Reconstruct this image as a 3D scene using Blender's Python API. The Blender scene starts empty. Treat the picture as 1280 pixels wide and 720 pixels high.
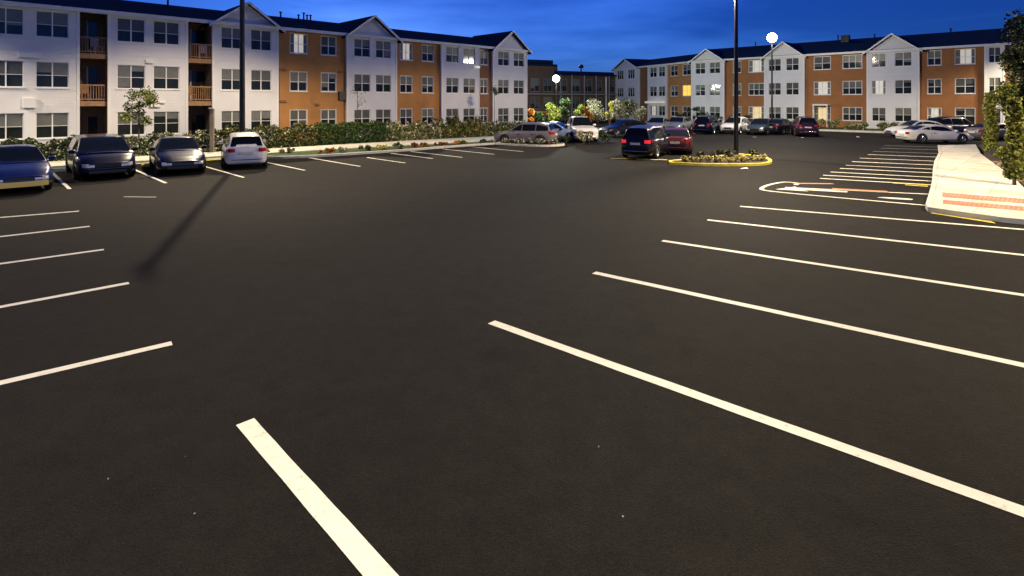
import bpy, bmesh, math, random
from mathutils import Vector, Matrix
random.seed(7)
sc = bpy.context.scene
COL = sc.collection
R = math.radians

# ------------------------------------------------------------------ camera
cd = bpy.data.cameras.new("camera"); cam = bpy.data.objects.new("camera", cd); COL.objects.link(cam)
cam.location = (0, 0, 3.0); cam.rotation_euler = (R(90), 0, 0)
cd.sensor_width = 36; cd.lens = 686/1280*36; cd.shift_y = -233/1280
cd.clip_end = 3000; cd.clip_start = .05
sc.camera = cam

# ------------------------------------------------------------------ sky and dusk light
W = bpy.data.worlds.new("World"); sc.world = W; W.use_nodes = True
nt = W.node_tree; N = nt.nodes; L = nt.links; N.clear()
out = N.new('ShaderNodeOutputWorld'); bg = N.new('ShaderNodeBackground'); L.new(bg.outputs[0], out.inputs[0])
sky = N.new('ShaderNodeTexSky'); sky.sky_type = 'NISHITA'; sky.sun_disc = False
SUN_AZ = math.atan2(-.375, .927); SUN_EL = 30
sky.sun_elevation = R(12); sky.sun_rotation = SUN_AZ; sky.ozone_density = 6; sky.dust_density = .3
# deepen the twilight: keep the Nishita gradient but filter it blue, with streaky cloud bands
tc = N.new('ShaderNodeTexCoord'); mp = N.new('ShaderNodeMapping'); mp.inputs['Scale'].default_value = (1.2, 1.2, 7)
mp.inputs['Rotation'].default_value = (0, .12, 0)
L.new(tc.outputs['Generated'], mp.inputs[0])
nz = N.new('ShaderNodeTexNoise'); nz.inputs['Scale'].default_value = 1.7; nz.inputs['Detail'].default_value = 5; nz.inputs['Roughness'].default_value = .5
L.new(mp.outputs[0], nz.inputs[0])
cr = N.new('ShaderNodeValToRGB')
cr.color_ramp.elements[0].position = .40; cr.color_ramp.elements[0].color = (.08, .23, .76, 1)
cr.color_ramp.elements[1].position = .64; cr.color_ramp.elements[1].color = (.27, .50, 1.30, 1)
L.new(nz.outputs[0], cr.inputs[0])
mx = N.new('ShaderNodeMix'); mx.data_type = 'RGBA'; mx.blend_type = 'MULTIPLY'; mx.inputs['Factor'].default_value = 1
L.new(sky.outputs[0], mx.inputs['A']); L.new(cr.outputs[0], mx.inputs['B'])
L.new(mx.outputs['Result'], bg.inputs[0]); bg.inputs[1].default_value = .096

sd = bpy.data.lights.new("last_daylight", 'SUN'); so = bpy.data.objects.new("last_daylight", sd); COL.objects.link(so)
sd.energy = 1.7; sd.angle = R(.8); sd.color = (1, .80, .54)
sdir = Vector((math.sin(SUN_AZ)*math.cos(R(SUN_EL)), math.cos(SUN_AZ)*math.cos(R(SUN_EL)), math.sin(R(SUN_EL))))
so.rotation_euler = sdir.to_track_quat('Z', 'Y').to_euler()

vs = sc.view_settings; sc.display_settings.display_device = 'sRGB'
vs.view_transform = 'Standard'; vs.look = 'None'; vs.exposure = 0; vs.gamma = 1; vs.use_curve_mapping = False
sc.render.engine = 'CYCLES'
cy = sc.cycles; cy.use_denoising = True; cy.max_bounces = 5; cy.diffuse_bounces = 2; cy.glossy_bounces = 3
cy.sample_clamp_indirect = 4; cy.caustics_reflective = False; cy.caustics_refractive = False

# ------------------------------------------------------------------ helpers
def tag(o, label=None, cat=None, group=None, kind=None):
    if label: o['label'] = label
    if cat: o['category'] = cat
    if group: o['group'] = group
    if kind: o['kind'] = kind
    return o
def empty(name, loc=(0, 0, 0), rz=0, parent=None):
    o = bpy.data.objects.new(name, None); COL.objects.link(o); o.location = loc; o.rotation_euler = (0, 0, rz)
    o.empty_display_size = .3
    if parent: o.parent = parent
    return o

class MB:
    """collects faces and links them as one mesh object"""
    def __init__(s): s.v = []; s.f = []; s.m = []; s.mi = 0
    def face(s, pts):
        b = len(s.v); s.v += [tuple(p) for p in pts]; s.f.append(tuple(range(b, b+len(pts)))); s.m.append(s.mi)
    def box(s, x0, x1, y0, y1, z0, z1):
        b = len(s.v)
        s.v += [(x0,y0,z0),(x1,y0,z0),(x1,y1,z0),(x0,y1,z0),(x0,y0,z1),(x1,y0,z1),(x1,y1,z1),(x0,y1,z1)]
        for q in ((0,3,2,1),(4,5,6,7),(0,1,5,4),(1,2,6,5),(2,3,7,6),(3,0,4,7)):
            s.f.append(tuple(b+i for i in q)); s.m.append(s.mi)
    def tube(s, p0, p1, r0, r1=None, n=10, caps=True):
        r1 = r0 if r1 is None else r1
        p0 = Vector(p0); p1 = Vector(p1); d = (p1-p0).normalized()
        a = d.orthogonal().normalized(); c = d.cross(a)
        b = len(s.v)
        for p, r in ((p0, r0), (p1, r1)):
            for i in range(n):
                t = 2*math.pi*i/n; s.v.append(tuple(p + (a*math.cos(t)+c*math.sin(t))*r))
        for i in range(n):
            j = (i+1) % n; s.f.append((b+i, b+j, b+n+j, b+n+i)); s.m.append(s.mi)
        if caps:
            s.f.append(tuple(b+n-1-i for i in range(n))); s.m.append(s.mi)
            s.f.append(tuple(b+n+i for i in range(n))); s.m.append(s.mi)
    def prism(s, pts, z0, z1):
        n = len(pts); b = len(s.v)
        s.v += [(p[0], p[1], z0) for p in pts] + [(p[0], p[1], z1) for p in pts]
        s.f.append(tuple(b+n-1-i for i in range(n))); s.m.append(s.mi)
        s.f.append(tuple(b+n+i for i in range(n))); s.m.append(s.mi)
        for i in range(n):
            j = (i+1) % n; s.f.append((b+i, b+j, b+n+j, b+n+i)); s.m.append(s.mi)
    def lathe(s, prof, axis_o=(0,0,0), n=20, ax='z'):
        b = len(s.v); k = len(prof)
        for i in range(n):
            t = 2*math.pi*i/n
            for r, h in prof:
                if ax == 'z': p = (r*math.cos(t), r*math.sin(t), h)
                else: p = (r*math.cos(t), h, r*math.sin(t))
                s.v.append(tuple(Vector(p)+Vector(axis_o)))
        for i in range(n):
            j = (i+1) % n
            for q in range(k-1):
                s.f.append((b+i*k+q, b+j*k+q, b+j*k+q+1, b+i*k+q+1)); s.m.append(s.mi)
    def build(s, name, mat, parent=None, smooth=False, loc=None, fix=True):
        me = bpy.data.meshes.new(name); me.from_pydata(s.v, [], s.f)
        for m in (mat if isinstance(mat, (list, tuple)) else [mat]): me.materials.append(m)
        me.polygons.foreach_set('material_index', s.m)
        if fix:
            bm = bmesh.new(); bm.from_mesh(me); bmesh.ops.remove_doubles(bm, verts=bm.verts, dist=1e-5)
            bmesh.ops.recalc_face_normals(bm, faces=bm.faces); bm.to_mesh(me); bm.free()
        if smooth: me.polygons.foreach_set('use_smooth', [True]*len(me.polygons))
        me.update()
        o = bpy.data.objects.new(name, me); COL.objects.link(o)
        if parent: o.parent = parent
        if loc: o.location = loc
        return o

def bevel(o, w, seg=2):
    m = o.modifiers.new('b', 'BEVEL'); m.width = w; m.segments = seg; m.limit_method = 'ANGLE'; m.angle_limit = R(40)
    return o

# ------------------------------------------------------------------ materials
MATS = {}
def mat(name, col, rough=.6, metal=0, spec=.5, noise=0, nscale=4, bump=0, bscale=40, coat=0, emit=None, estr=0, noise2=None):
    if name in MATS: return MATS[name]
    m = bpy.data.materials.new(name); m.use_nodes = True; n = m.node_tree.nodes; l = m.node_tree.links
    p = n['Principled BSDF']; p.inputs['Base Color'].default_value = (*col, 1); p.inputs['Roughness'].default_value = rough
    p.inputs['Metallic'].default_value = metal; p.inputs['Specular IOR Level'].default_value = spec
    if coat: p.inputs['Coat Weight'].default_value = coat; p.inputs['Coat Roughness'].default_value = .04
    if emit: p.inputs['Emission Color'].default_value = (*emit, 1); p.inputs['Emission Strength'].default_value = estr
    t = n.new('ShaderNodeTexCoord')
    if noise:
        q = n.new('ShaderNodeTexNoise'); q.inputs['Scale'].default_value = nscale; q.inputs['Detail'].default_value = 6; q.inputs['Roughness'].default_value = .6
        l.new(t.outputs['Object'], q.inputs[0])
        c = n.new('ShaderNodeValToRGB'); c.color_ramp.elements[0].position = .3; c.color_ramp.elements[1].position = .7
        c2 = noise2 or tuple(min(1, x*(1+noise)) for x in col); c1 = tuple(x*(1-noise) for x in col) if not noise2 else col
        c.color_ramp.elements[0].color = (*c1, 1); c.color_ramp.elements[1].color = (*c2, 1)
        l.new(q.outputs[0], c.inputs[0]); l.new(c.outputs[0], p.inputs['Base Color'])
    if bump:
        q = n.new('ShaderNodeTexNoise'); q.inputs['Scale'].default_value = bscale; q.inputs['Detail'].default_value = 4
        l.new(t.outputs['Object'], q.inputs[0]); b = n.new('ShaderNodeBump'); b.inputs['Strength'].default_value = bump; b.inputs['Distance'].default_value = .02
        l.new(q.outputs[0], b.inputs['Height']); l.new(b.outputs[0], p.inputs['Normal'])
    MATS[name] = m; return m

def asphalt():
    m = mat('asphalt', (.03, .03, .03), .8, spec=.3); n = m.node_tree.nodes; l = m.node_tree.links; p = n['Principled BSDF']; p.inputs['IOR'].default_value = 1.21
    t = n.new('ShaderNodeTexCoord')
    big = n.new('ShaderNodeTexNoise'); big.inputs['Scale'].default_value = .16; big.inputs['Detail'].default_value = 6; big.inputs['Roughness'].default_value = .62
    mid = n.new('ShaderNodeTexNoise'); mid.inputs['Scale'].default_value = 3; mid.inputs['Detail'].default_value = 8; mid.inputs['Roughness'].default_value = .7
    fine = n.new('ShaderNodeTexVoronoi'); fine.inputs['Scale'].default_value = 95
    for q in (big, mid, fine): l.new(t.outputs['Object'], q.inputs[0])
    c = n.new('ShaderNodeValToRGB'); c.color_ramp.elements[0].position = .33; c.color_ramp.elements[0].color = (.0092, .0088, .0083, 1)
    c.color_ramp.elements[1].position = .68; c.color_ramp.elements[1].color = (.0140, .0134, .0125, 1); l.new(big.outputs[0], c.inputs[0])
    c2 = n.new('ShaderNodeValToRGB'); c2.color_ramp.elements[0].position = .3; c2.color_ramp.elements[0].color = (.72, .72, .72, 1)
    c2.color_ramp.elements[1].position = .72; c2.color_ramp.elements[1].color = (1.25, 1.25, 1.25, 1); l.new(mid.outputs[0], c2.inputs[0])
    x = n.new('ShaderNodeMix'); x.data_type = 'RGBA'; x.blend_type = 'MULTIPLY'; x.inputs['Factor'].default_value = 1
    l.new(c.outputs[0], x.inputs['A']); l.new(c2.outputs[0], x.inputs['B'])
    # stone chips in the mix
    c3 = n.new('ShaderNodeValToRGB'); c3.color_ramp.elements[0].position = 0; c3.color_ramp.elements[0].color = (.55, .55, .55, 1)
    c3.color_ramp.elements[1].position = 1; c3.color_ramp.elements[1].color = (1.6, 1.55, 1.5, 1); l.new(fine.outputs['Color'], c3.inputs[0])
    y = n.new('ShaderNodeMix'); y.data_type = 'RGBA'; y.blend_type = 'MULTIPLY'; y.inputs['Factor'].default_value = 1
    l.new(x.outputs['Result'], y.inputs['A']); l.new(c3.outputs[0], y.inputs['B']); l.new(y.outputs['Result'], p.inputs['Base Color'])
    st_ = n.new('ShaderNodeTexNoise'); st_.inputs['Scale'].default_value = .9; st_.inputs['Detail'].default_value = 9; st_.inputs['Roughness'].default_value = .68; st_.inputs['Distortion'].default_value = .6
    l.new(t.outputs['Object'], st_.inputs[0]); c4 = n.new('ShaderNodeValToRGB'); c4.color_ramp.elements[0].position = .30; c4.color_ramp.elements[0].color = (.72, .72, .73, 1)
    c4.color_ramp.elements[1].position = .43; c4.color_ramp.elements[1].color = (1, 1, 1, 1); l.new(st_.outputs[0], c4.inputs[0])
    w_ = n.new('ShaderNodeMix'); w_.data_type = 'RGBA'; w_.blend_type = 'MULTIPLY'; w_.inputs['Factor'].default_value = 1
    l.new(y.outputs['Result'], w_.inputs['A']); l.new(c4.outputs[0], w_.inputs['B']); l.new(w_.outputs['Result'], p.inputs['Base Color'])
    b = n.new('ShaderNodeBump'); b.inputs['Strength'].default_value = .6; b.inputs['Distance'].default_value = .007
    l.new(fine.outputs['Distance'], b.inputs['Height']); l.new(b.outputs[0], p.inputs['Normal'])
    return m

def paintmat(name, col, wear=.5):
    """road paint: worn through in small spots"""
    m = mat(name, col, .6); n = m.node_tree.nodes; l = m.node_tree.links; p = n['Principled BSDF']
    t = n.new('ShaderNodeTexCoord')
    a = n.new('ShaderNodeTexNoise'); a.inputs['Scale'].default_value = 9; a.inputs['Detail'].default_value = 9; a.inputs['Roughness'].default_value = .75
    l.new(t.outputs['Object'], a.inputs[0])
    c = n.new('ShaderNodeValToRGB'); c.color_ramp.elements[0].position = .27+.1*wear; c.color_ramp.elements[0].color = tuple(x*.45 for x in col)+(1,)
    e = c.color_ramp.elements.new(.36+.12*wear); e.color = tuple(x*.88 for x in col)+(1,)
    c.color_ramp.elements[-1].position = .7; c.color_ramp.elements[-1].color = (*col, 1)
    l.new(a.outputs[0], c.inputs[0]); l.new(c.outputs[0], p.inputs['Base Color'])
    return m

def jointmat(name, col, w, h, jc):
    m = mat(name, col, .85); n = m.node_tree.nodes; l = m.node_tree.links; p = n['Principled BSDF']
    t = n.new('ShaderNodeTexCoord'); b = n.new('ShaderNodeTexBrick'); b.offset = 0 if w > .5 else .5
    b.inputs['Scale'].default_value = 1; b.inputs['Brick Width'].default_value = w; b.inputs['Row Height'].default_value = h
    b.inputs['Mortar Size'].default_value = .012; b.inputs['Color1'].default_value = (*col, 1); b.inputs['Color2'].default_value = (*[x*.86 for x in col], 1)
    b.inputs['Mortar'].default_value = (*jc, 1)
    mpn = n.new('ShaderNodeMapping'); mpn.inputs['Rotation'].default_value = (0, 0, R(45))
    l.new(t.outputs['Object'], mpn.inputs[0]); l.new(mpn.outputs[0], b.inputs[0])
    q = n.new('ShaderNodeTexNoise'); q.inputs['Scale'].default_value = 1.5; q.inputs['Detail'].default_value = 8; l.new(t.outputs['Object'], q.inputs[0])
    c = n.new('ShaderNodeValToRGB'); c.color_ramp.elements[0].position = .35; c.color_ramp.elements[0].color = (.80, .79, .76, 1); c.color_ramp.elements[1].position = .62; c.color_ramp.elements[1].color = (1.08, 1.08, 1.08, 1)
    l.new(q.outputs[0], c.inputs[0]); x = n.new('ShaderNodeMix'); x.data_type = 'RGBA'; x.blend_type = 'MULTIPLY'; x.inputs['Factor'].default_value = 1
    l.new(b.outputs[0], x.inputs['A']); l.new(c.outputs[0], x.inputs['B']); l.new(x.outputs['Result'], p.inputs['Base Color'])
    return m

def sidingmat(name, col, pitch=.18):
    """lapped boards: a shallow horizontal step as bump"""
    m = mat(name, col, .75, noise=.06, nscale=.7); n = m.node_tree.nodes; l = m.node_tree.links; p = n['Principled BSDF']
    t = n.new('ShaderNodeTexCoord'); s = n.new('ShaderNodeSeparateXYZ'); l.new(t.outputs['Object'], s.inputs[0])
    d = n.new('ShaderNodeMath'); d.operation = 'DIVIDE'; d.inputs[1].default_value = pitch; l.new(s.outputs[2], d.inputs[0])
    f = n.new('ShaderNodeMath'); f.operation = 'FRACT'; l.new(d.outputs[0], f.inputs[0])
    b = n.new('ShaderNodeBump'); b.inputs['Strength'].default_value = .3; b.inputs['Distance'].default_value = .012; b.invert = True
    l.new(f.outputs[0], b.inputs['Height']); l.new(b.outputs[0], p.inputs['Normal'])
    return m

ASPH = asphalt()
WHITE = sidingmat('white_siding', (.74, .73, .73))
TAN = mat('tan_stucco', (.44, .205, .062), .85, noise=.12, nscale=1.2, bump=.25, bscale=30)
BROWN = mat('brown_stucco', (.24, .115, .052), .85, noise=.12, nscale=1.2, bump=.25, bscale=30)
TAN2 = mat('burnt_orange_stucco', (.33, .14, .048), .85, noise=.12, nscale=1.2, bump=.25, bscale=30)
DULL = mat('dull_brown_wall', (.11, .065, .04), .85, noise=.15, nscale=1.2)
TRIM = mat('white_trim', (.8, .79, .76), .5)
SHING = mat('slate_shingle', (.008, .020, .06), .95, spec=.03, noise=.35, nscale=8, bump=.5, bscale=18)
SHING.node_tree.nodes['Principled BSDF'].inputs['IOR'].default_value = 1.0
FLAT = mat('grey_underside', (.3, .28, .26), .8)
PANE = mat('window_glass', (.016, .020, .020), .08, spec=.35, noise=.4, nscale=.6)
BLIND = mat('window_blind', (.15, .155, .14), .35, spec=.3, noise=.12, nscale=3, coat=.25)
BLINDD = mat('dark_window_blind', (.08, .085, .08), .35, spec=.3, noise=.2, nscale=3, coat=.25)
LITW = mat('lit_window', (.5, .4, .2), .3, emit=(1, .72, .34), estr=.6)
LITP = mat('pale_glow', (.5, .5, .45), .3, emit=(1, .92, .78), estr=.35)
LITG = mat('amber_lit_window', (.5, .35, .1), .3, emit=(1, .55, .06), estr=1.2)
WOODB = mat('balcony_wood', (.34, .185, .085), .7, noise=.25, nscale=5)
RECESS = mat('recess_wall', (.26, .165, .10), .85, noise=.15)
CONC = jointmat('pale_concrete', (.66, .64, .54), 1.6, 1.6, (.3, .29, .25))
CURB = mat('kerb_concrete', (.55, .54, .48), .85, noise=.15, nscale=3)
YCURB = mat('yellow_kerb_paint', (.72, .60, .06), .7, noise=.25, nscale=6)
BRICKP = jointmat('pink_paver', (.50, .11, .06), .2, .1, (.5, .36, .28))
WPAINT = paintmat('white_road_paint', (.86, .84, .72))
FPAINT = paintmat('faded_road_paint', (.40, .39, .37), 1)
YPAINT = paintmat('yellow_road_paint', (.75, .60, .08), .8)
OPAINT = paintmat('orange_road_paint', (.62, .28, .10), .9)
SOIL = mat('mulch', (.035, .022, .014), .95, noise=.4, nscale=9, bump=1, bscale=25)
GRASS = mat('grass_ground', (.045, .075, .018), .9, noise=.35, nscale=4, bump=1, bscale=50)
POLEM = mat('dark_bronze_metal', (.012, .012, .013), .4, metal=.3)
GALV = mat('galvanised_metal', (.3, .3, .3), .5, metal=.6)
BARK = mat('bark', (.10, .075, .05), .9, noise=.3, nscale=12, bump=1, bscale=30)
LAMPW = mat('lamp_lens_white', (1, 1, 1), .3, emit=(1, .97, .88), estr=40)
LAMPG = mat('lamp_lens_cool', (1, 1, 1), .3, emit=(.86, 1, .80), estr=30)
LAMPO = mat('lamp_lens_warm', (1, 1, 1), .3, emit=(1, .84, .6), estr=15)

def leafmat(name, col, var=.5):
    m = mat(name, col, .55, spec=.3); n = m.node_tree.nodes; l = m.node_tree.links; p = n['Principled BSDF']
    g = n.new('ShaderNodeNewGeometry'); c = n.new('ShaderNodeValToRGB')
    c.color_ramp.elements[0].color = tuple(x*(1-var) for x in col)+(1,); c.color_ramp.elements[1].color = tuple(min(1, x*(1+var)) for x in col)+(1,)
    l.new(g.outputs['Random Per Island'], c.inputs[0]); l.new(c.outputs[0], p.inputs['Base Color'])
    return m
LG = leafmat('leaf_green', (.055, .10, .020)); LD = leafmat('leaf_dark', (.020, .034, .012)); LY = leafmat('leaf_yellowgreen', (.26, .28, .04))
LO = leafmat('leaf_olive', (.14, .15, .028)); LC = leafmat('petal_cream', (.60, .56, .38), .2); LR = leafmat('petal_red', (.45, .06, .03))
LA = leafmat('petal_orange', (.62, .22, .03)); LS = leafmat('straw', (.35, .27, .12)); LYF = leafmat('petal_yellow', (.72, .62, .12), .25)
LH = leafmat('leaf_hedge', (.050, .095, .022))

# ------------------------------------------------------------------ ground, kerbs, paving
g = MB(); g.face([(-400, -150, 0), (400, -150, 0), (400, 700, 0), (-400, 700, 0)]); tag(g.build('asphalt_ground', ASPH), kind='structure')

UL = Vector((.7157, .6984, 0)); NL = Vector((.6984, -.7157, 0)); OL = Vector((0, 57.4, 0))
def LP(t, n, z=0): return OL + UL*t + NL*n + Vector((0, 0, z))
UR = Vector((.698, -.716, 0)); NR = Vector((-.716, -.698, 0)); OR = Vector((39.33, 58.65, 0))
def RP(t, n, z=0): return OR + UR*t + NR*n + Vector((0, 0, z))

def ribbon(m, pts_a, pts_b, z0, z1):
    """solid strip between two polylines of equal length"""
    n = len(pts_a)
    for i in range(n-1):
        a0, a1, b0, b1 = pts_a[i], pts_a[i+1], pts_b[i], pts_b[i+1]
        m.face([(a0[0], a0[1], z1), (a1[0], a1[1], z1), (b1[0], b1[1], z1), (b0[0], b0[1], z1)])
        m.face([(a0[0], a0[1], z0), (a1[0], a1[1], z0), (a1[0], a1[1], z1), (a0[0], a0[1], z1)])
        m.face([(b0[0], b0[1], z0), (b1[0], b1[1], z0), (b1[0], b1[1], z1), (b0[0], b0[1], z1)])
    for i in (0, n-1):
        a, b = pts_a[i], pts_b[i]; m.face([(a[0], a[1], z0), (b[0], b[1], z0), (b[0], b[1], z1), (a[0], a[1], z1)])

def offset_poly(pts, d):
    """move a closed polygon outline inwards by d (works on either winding)"""
    n = len(pts); area = sum(pts[i][0]*pts[(i+1) % n][1]-pts[(i+1) % n][0]*pts[i][1] for i in range(n))
    s = 1 if area > 0 else -1; r = []
    for i in range(n):
        a, b, c = Vector(pts[i-1][:2]), Vector(pts[i][:2]), Vector(pts[(i+1) % n][:2])
        e1 = (b-a).normalized(); e2 = (c-b).normalized()
        n1 = Vector((-e1.y, e1.x))*s; n2 = Vector((-e2.y, e2.x))*s
        k = (n1+n2); k = k/max(.3, k.length_squared)*2
        r.append(tuple(b+k*d))
    return r

def kerbed(pts, matk, matin, name_k, name_in, z=.12, w=.16):
    inner = offset_poly(pts, w); m = MB(); P = list(pts)+[pts[0]]; Q = inner+[inner[0]]
    ribbon(m, P, Q, -.02, z); o = tag(bevel(m.build(name_k, matk), .02), kind='structure')
    m = MB(); m.prism(inner, -.02, z-.03); i = tag(m.build(name_in, matin), kind='structure')
    return inner

def spline(pts, k=5):
    r = []
    P = [pts[0]]+list(pts)+[pts[-1]]
    for i in range(1, len(P)-2):
        p0, p1, p2, p3 = [Vector(q[:2]) for q in P[i-1:i+3]]
        for j in range(k):
            t = j/k; r.append(tuple(.5*((2*p1)+(-p0+p2)*t+(2*p0-5*p1+4*p2-p3)*t*t+(-p0+3*p1-3*p2+p3)*t**3)))
    r.append(tuple(pts[-1][:2])); return r

# left bed, kerb and pavement along the near apartment block
kerb_l = spline([LP(t, n) for t, n in ((-56, 10.7), (-45, 10.7), (-33, 10.75), (-29.6, 11.0), (-28.6, 12.0), (-26.5, 12.6), (-22, 12.9), (-17, 12.7), (-13, 12.9), (-8, 13.5), (-4.5, 13.6), (-3.2, 12.4), (-1.5, 10.2), (3, 8.6), (9, 8.0))], 4)
kin = [tuple(Vector(p)-Vector(NL[:2])*.17) for p in kerb_l]
m = MB(); ribbon(m, kerb_l, kin, -.02, .13); tag(bevel(m.build('kerb', CURB), .02), kind='structure')
back = [tuple((LP((Vector((*p, 0))-OL).dot(UL), -1))[:2]) for p in kin]
m = MB(); ribbon(m, kin, back, -.02, .10); tag(m.build('planting_ground', GRASS), kind='structure')
wa = spline([LP(t, n) for t, n in ((-56, 9.6), (-40, 9.6), (-27, 9.8), (-20, 10.4), (-14, 11.1), (-9, 11.8), (-5, 12.0), (-1, 9.5), (4, 8.0))], 5)
wb = spline([LP(t, n) for t, n in ((-56, 7.1), (-40, 7.0), (-27, 6.9), (-20, 7.0), (-14, 7.3), (-9, 7.6), (-5, 7.6), (-1, 6.7), (4, 5.9))], 5)
m = MB(); ribbon(m, wa, wb, .02, .15); tag(m.build('pavement', CONC), kind='structure')

# right pavement
pr = [(28.2, 36.1), (24.3, 31.0), (20.5, 26.4), (17.9, 23.1), (15.5, 20.0), (13.9, 18.0), (12.85, 16.7), (11.75, 15.35), (11.5, 14.95), (11.75, 14.5), (12.3, 13.7), (14.5, 12.1), (19, 8.6), (24, 4.8), (27, 8.5), (24.3, 11.3), (18.9, 16.2), (17.0, 18.2), (19.5, 21.4), (21.9, 24.8), (25.9, 30.3), (31.1, 36.8)]
m = MB(); m.prism(pr, -.02, .13); tag(bevel(m.build('pavement', CONC), .02), kind='structure')
pe = offset_poly(pr, -.15)
m = MB(); ribbon(m, pe[:13], pr[:13], -.02, .135); tag(bevel(m.build('kerb', CURB), .02), kind='structure')
# paver bands across the ramp head, with white joints between them
def band(a0, a1, b0, b1, z, mt, nm):
    m = MB(); m.face([(*a0, z), (*a1, z), (*b1, z), (*b0, z)]); return tag(m.build(nm, mt), kind='structure')
band((13.6, 17.35), (22.6, 10.4), (12.95, 16.5), (22.0, 9.6), .135, BRICKP, 'paver_band')
band((12.6, 16.05), (21.5, 9.25), (12.1, 15.4), (21.0, 8.65), .135, BRICKP, 'paver_band')
m = MB(); m.face([(11.35, 14.55, .005), (11.25, 14.75, .005), (11.45, 14.95, .005), (12.0, 13.72, .005), (11.9, 13.5, .005)]); 
tag(m.build('yellow_edge_marking', YPAINT), kind='structure')
# right bed
rb = [(28.3, 32.9), (25.95, 30.2), (21.95, 24.75), (19.55, 21.35), (17.1, 18.15), (19.0, 16.2), (24.4, 11.3), (34, 2), (60, 20), (52, 45), (38, 41), (31.2, 36.7)]
m = MB(); m.prism(rb, -.02, .11); tag(m.build('mulch_bed', SOIL), kind='structure')

# pavement in front of the right-hand block
a = [RP(t, 7.6) for t in (-9, -2, 4, 8, 16)]; b = [RP(t, 6.3) for t in (-9, -2, 4, 8, 16)]
m = MB(); ribbon(m, a, b, -.02, .14); tag(m.build('pavement', CONC), kind='structure')
a = [RP(t, 6.3) for t in (-22, -9, 16)]; b = [RP(t, -1) for t in (-22, -9, 16)]
m = MB(); ribbon(m, a, b, -.02, .11); tag(m.build('planting_ground', GRASS), kind='structure')

# ------------------------------------------------------------------ painted markings
def stripe(a, b, w, mt=None, nm='parking_line', z=.004):
    a = Vector(a).to_2d(); b = Vector(b).to_2d(); d = (b-a).normalized(); p = Vector((-d.y, d.x))*w/2
    k = max(1, int((b-a).length/.25)); m = MB(); L_, Rr = [], []
    for i in range(k+1):
        c = a.lerp(b, i/k); L_.append(c+p*(1+random.uniform(-.05, .05))); Rr.append(c-p*(1+random.uniform(-.05, .05)))
    for i in range(k): m.face([(*L_[i], z), (*L_[i+1], z), (*Rr[i+1], z), (*Rr[i], z)])
    return tag(m.build(nm, mt or WPAINT), kind='structure')
def ext(a, b, l):
    a = Vector(a); b = Vector(b); return a + (b-a).normalized()*l
for a, b in [((-.28, 7.46), (3.74, 4.01)), ((1.44, 9.62), (5.82, 6.24)), ((3.24, 11.83), (7.93, 8.5)), ((4.95, 13.91), (10.0, 10.72)), ((6.53, 15.71), (12.0, 12.86))]:
    stripe(a, ext(a, b, 6.3), .145)
stripe((-2.50, 5.14), ext((-2.50, 5.14), (-.86, 3.50), 6.2), .16)
for a, b in [((-4.22, 6.81), (-5.45, 5.85)), ((-6.33, 9.07), (-7.47, 8.01)), ((-8.27, 11.12), (-9.46, 10.14)), ((-10.15, 13.19), (-11.36, 12.18)), ((-11.85, 15.02), (-13.24, 14.19))]:
    stripe(a, ext(a, b, 5.6), .13)
stripe((-12.23, 17.29), (-11.17, 17.22), .1, FPAINT, 'faded_marking')
for t, n0, n1 in ((-45.6, 11, 17.6), (-43, 11, 17.6), (-40.4, 11, 17.6), (-37.8, 11, 17.0), (-35.1, 11, 17.75), (-32.53, 11, 18.15), (-29.84, 11.3, 17.65), (-27.38, 12.6, 18.0), (-25.1, 14.6, 18.25), (-22.9, 13.4, 17.5), (-21.4, 13.2, 18.1), (-19.0, 13.2, 18.05), (-16.6, 13.2, 18.0)):
    stripe(LP(t, n0), LP(t, n1), .11)
tips = [(25.36, 37.42), (23.76, 35.36), (21.75, 33.09), (20.17, 31.09), (18.46, 29.11), (17.0, 27.44), (15.74, 25.89), (14.73, 24.65), (13.57, 23.39), (12.68, 22.37), (12.03, 21.44)]
ends = [(28.14, 36.15), (26.5, 34.04), (24.64, 31.65), (23.05, 29.61), (21.46, 27.56), (20.1, 25.83), (18.87, 24.25), (17.88, 22.97), (16.85, 21.65), (16.02, 20.59), (15.31, 19.67)]
for a, b in zip(tips, ends): stripe(a, b, .17, FPAINT if a[1] > 33 else WPAINT)
# closed-off corner bay: rounded outline, arrow and worn colour patches
oc = spline([(12.0, 15.83), (10.3, 17.05), (9.0, 18.05), (8.55, 18.55), (8.62, 18.95), (9.1, 19.6), (9.75, 20.2), (10.2, 20.45), (10.5, 20.2), (10.2, 19.75)], 6)
m = MB()
for i in range(len(oc)-1):
    a, b = Vector(oc[i]), Vector(oc[i+1]); d0 = (Vector(oc[min(i+1, len(oc)-1)])-Vector(oc[max(i-1, 0)])).normalized(); d1 = (Vector(oc[min(i+2, len(oc)-1)])-a).normalized()
    p0 = Vector((-d0.y, d0.x))*.07; p1 = Vector((-d1.y, d1.x))*.07
    m.face([(*(a+p0), .004), (*(b+p1), .004), (*(b-p1), .004), (*(a-p0), .004)])
tag(m.build('corner_bay_outline', WPAINT), kind='structure')
stripe((9.55, 19.2), (13.58, 17.74), .13, WPAINT, 'corner_bay_line')
m = MB(); m.face([(x, y, .007) for x, y in ((9.0, 18.75), (10.0, 19.35), (9.9, 19.1), (11.2, 18.3), (11.05, 18.1), (9.85, 18.6), (9.9, 18.3))])
tag(m.build('arrow_marking', WPAINT), kind='structure')
for a, b, w, mt in (((10.3, 20.1), (11.7, 20.0), .22, OPAINT), ((11.0, 18.85), (12.5, 18.25), .3, OPAINT), ((14.0, 20.2), (15.0, 19.75), .22, YPAINT), ((14.15, 19.75), (14.7, 19.4), .2, YPAINT)):
    stripe(a, b, w, mt, 'worn_patch', .009)
m = MB(); pts = []
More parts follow.
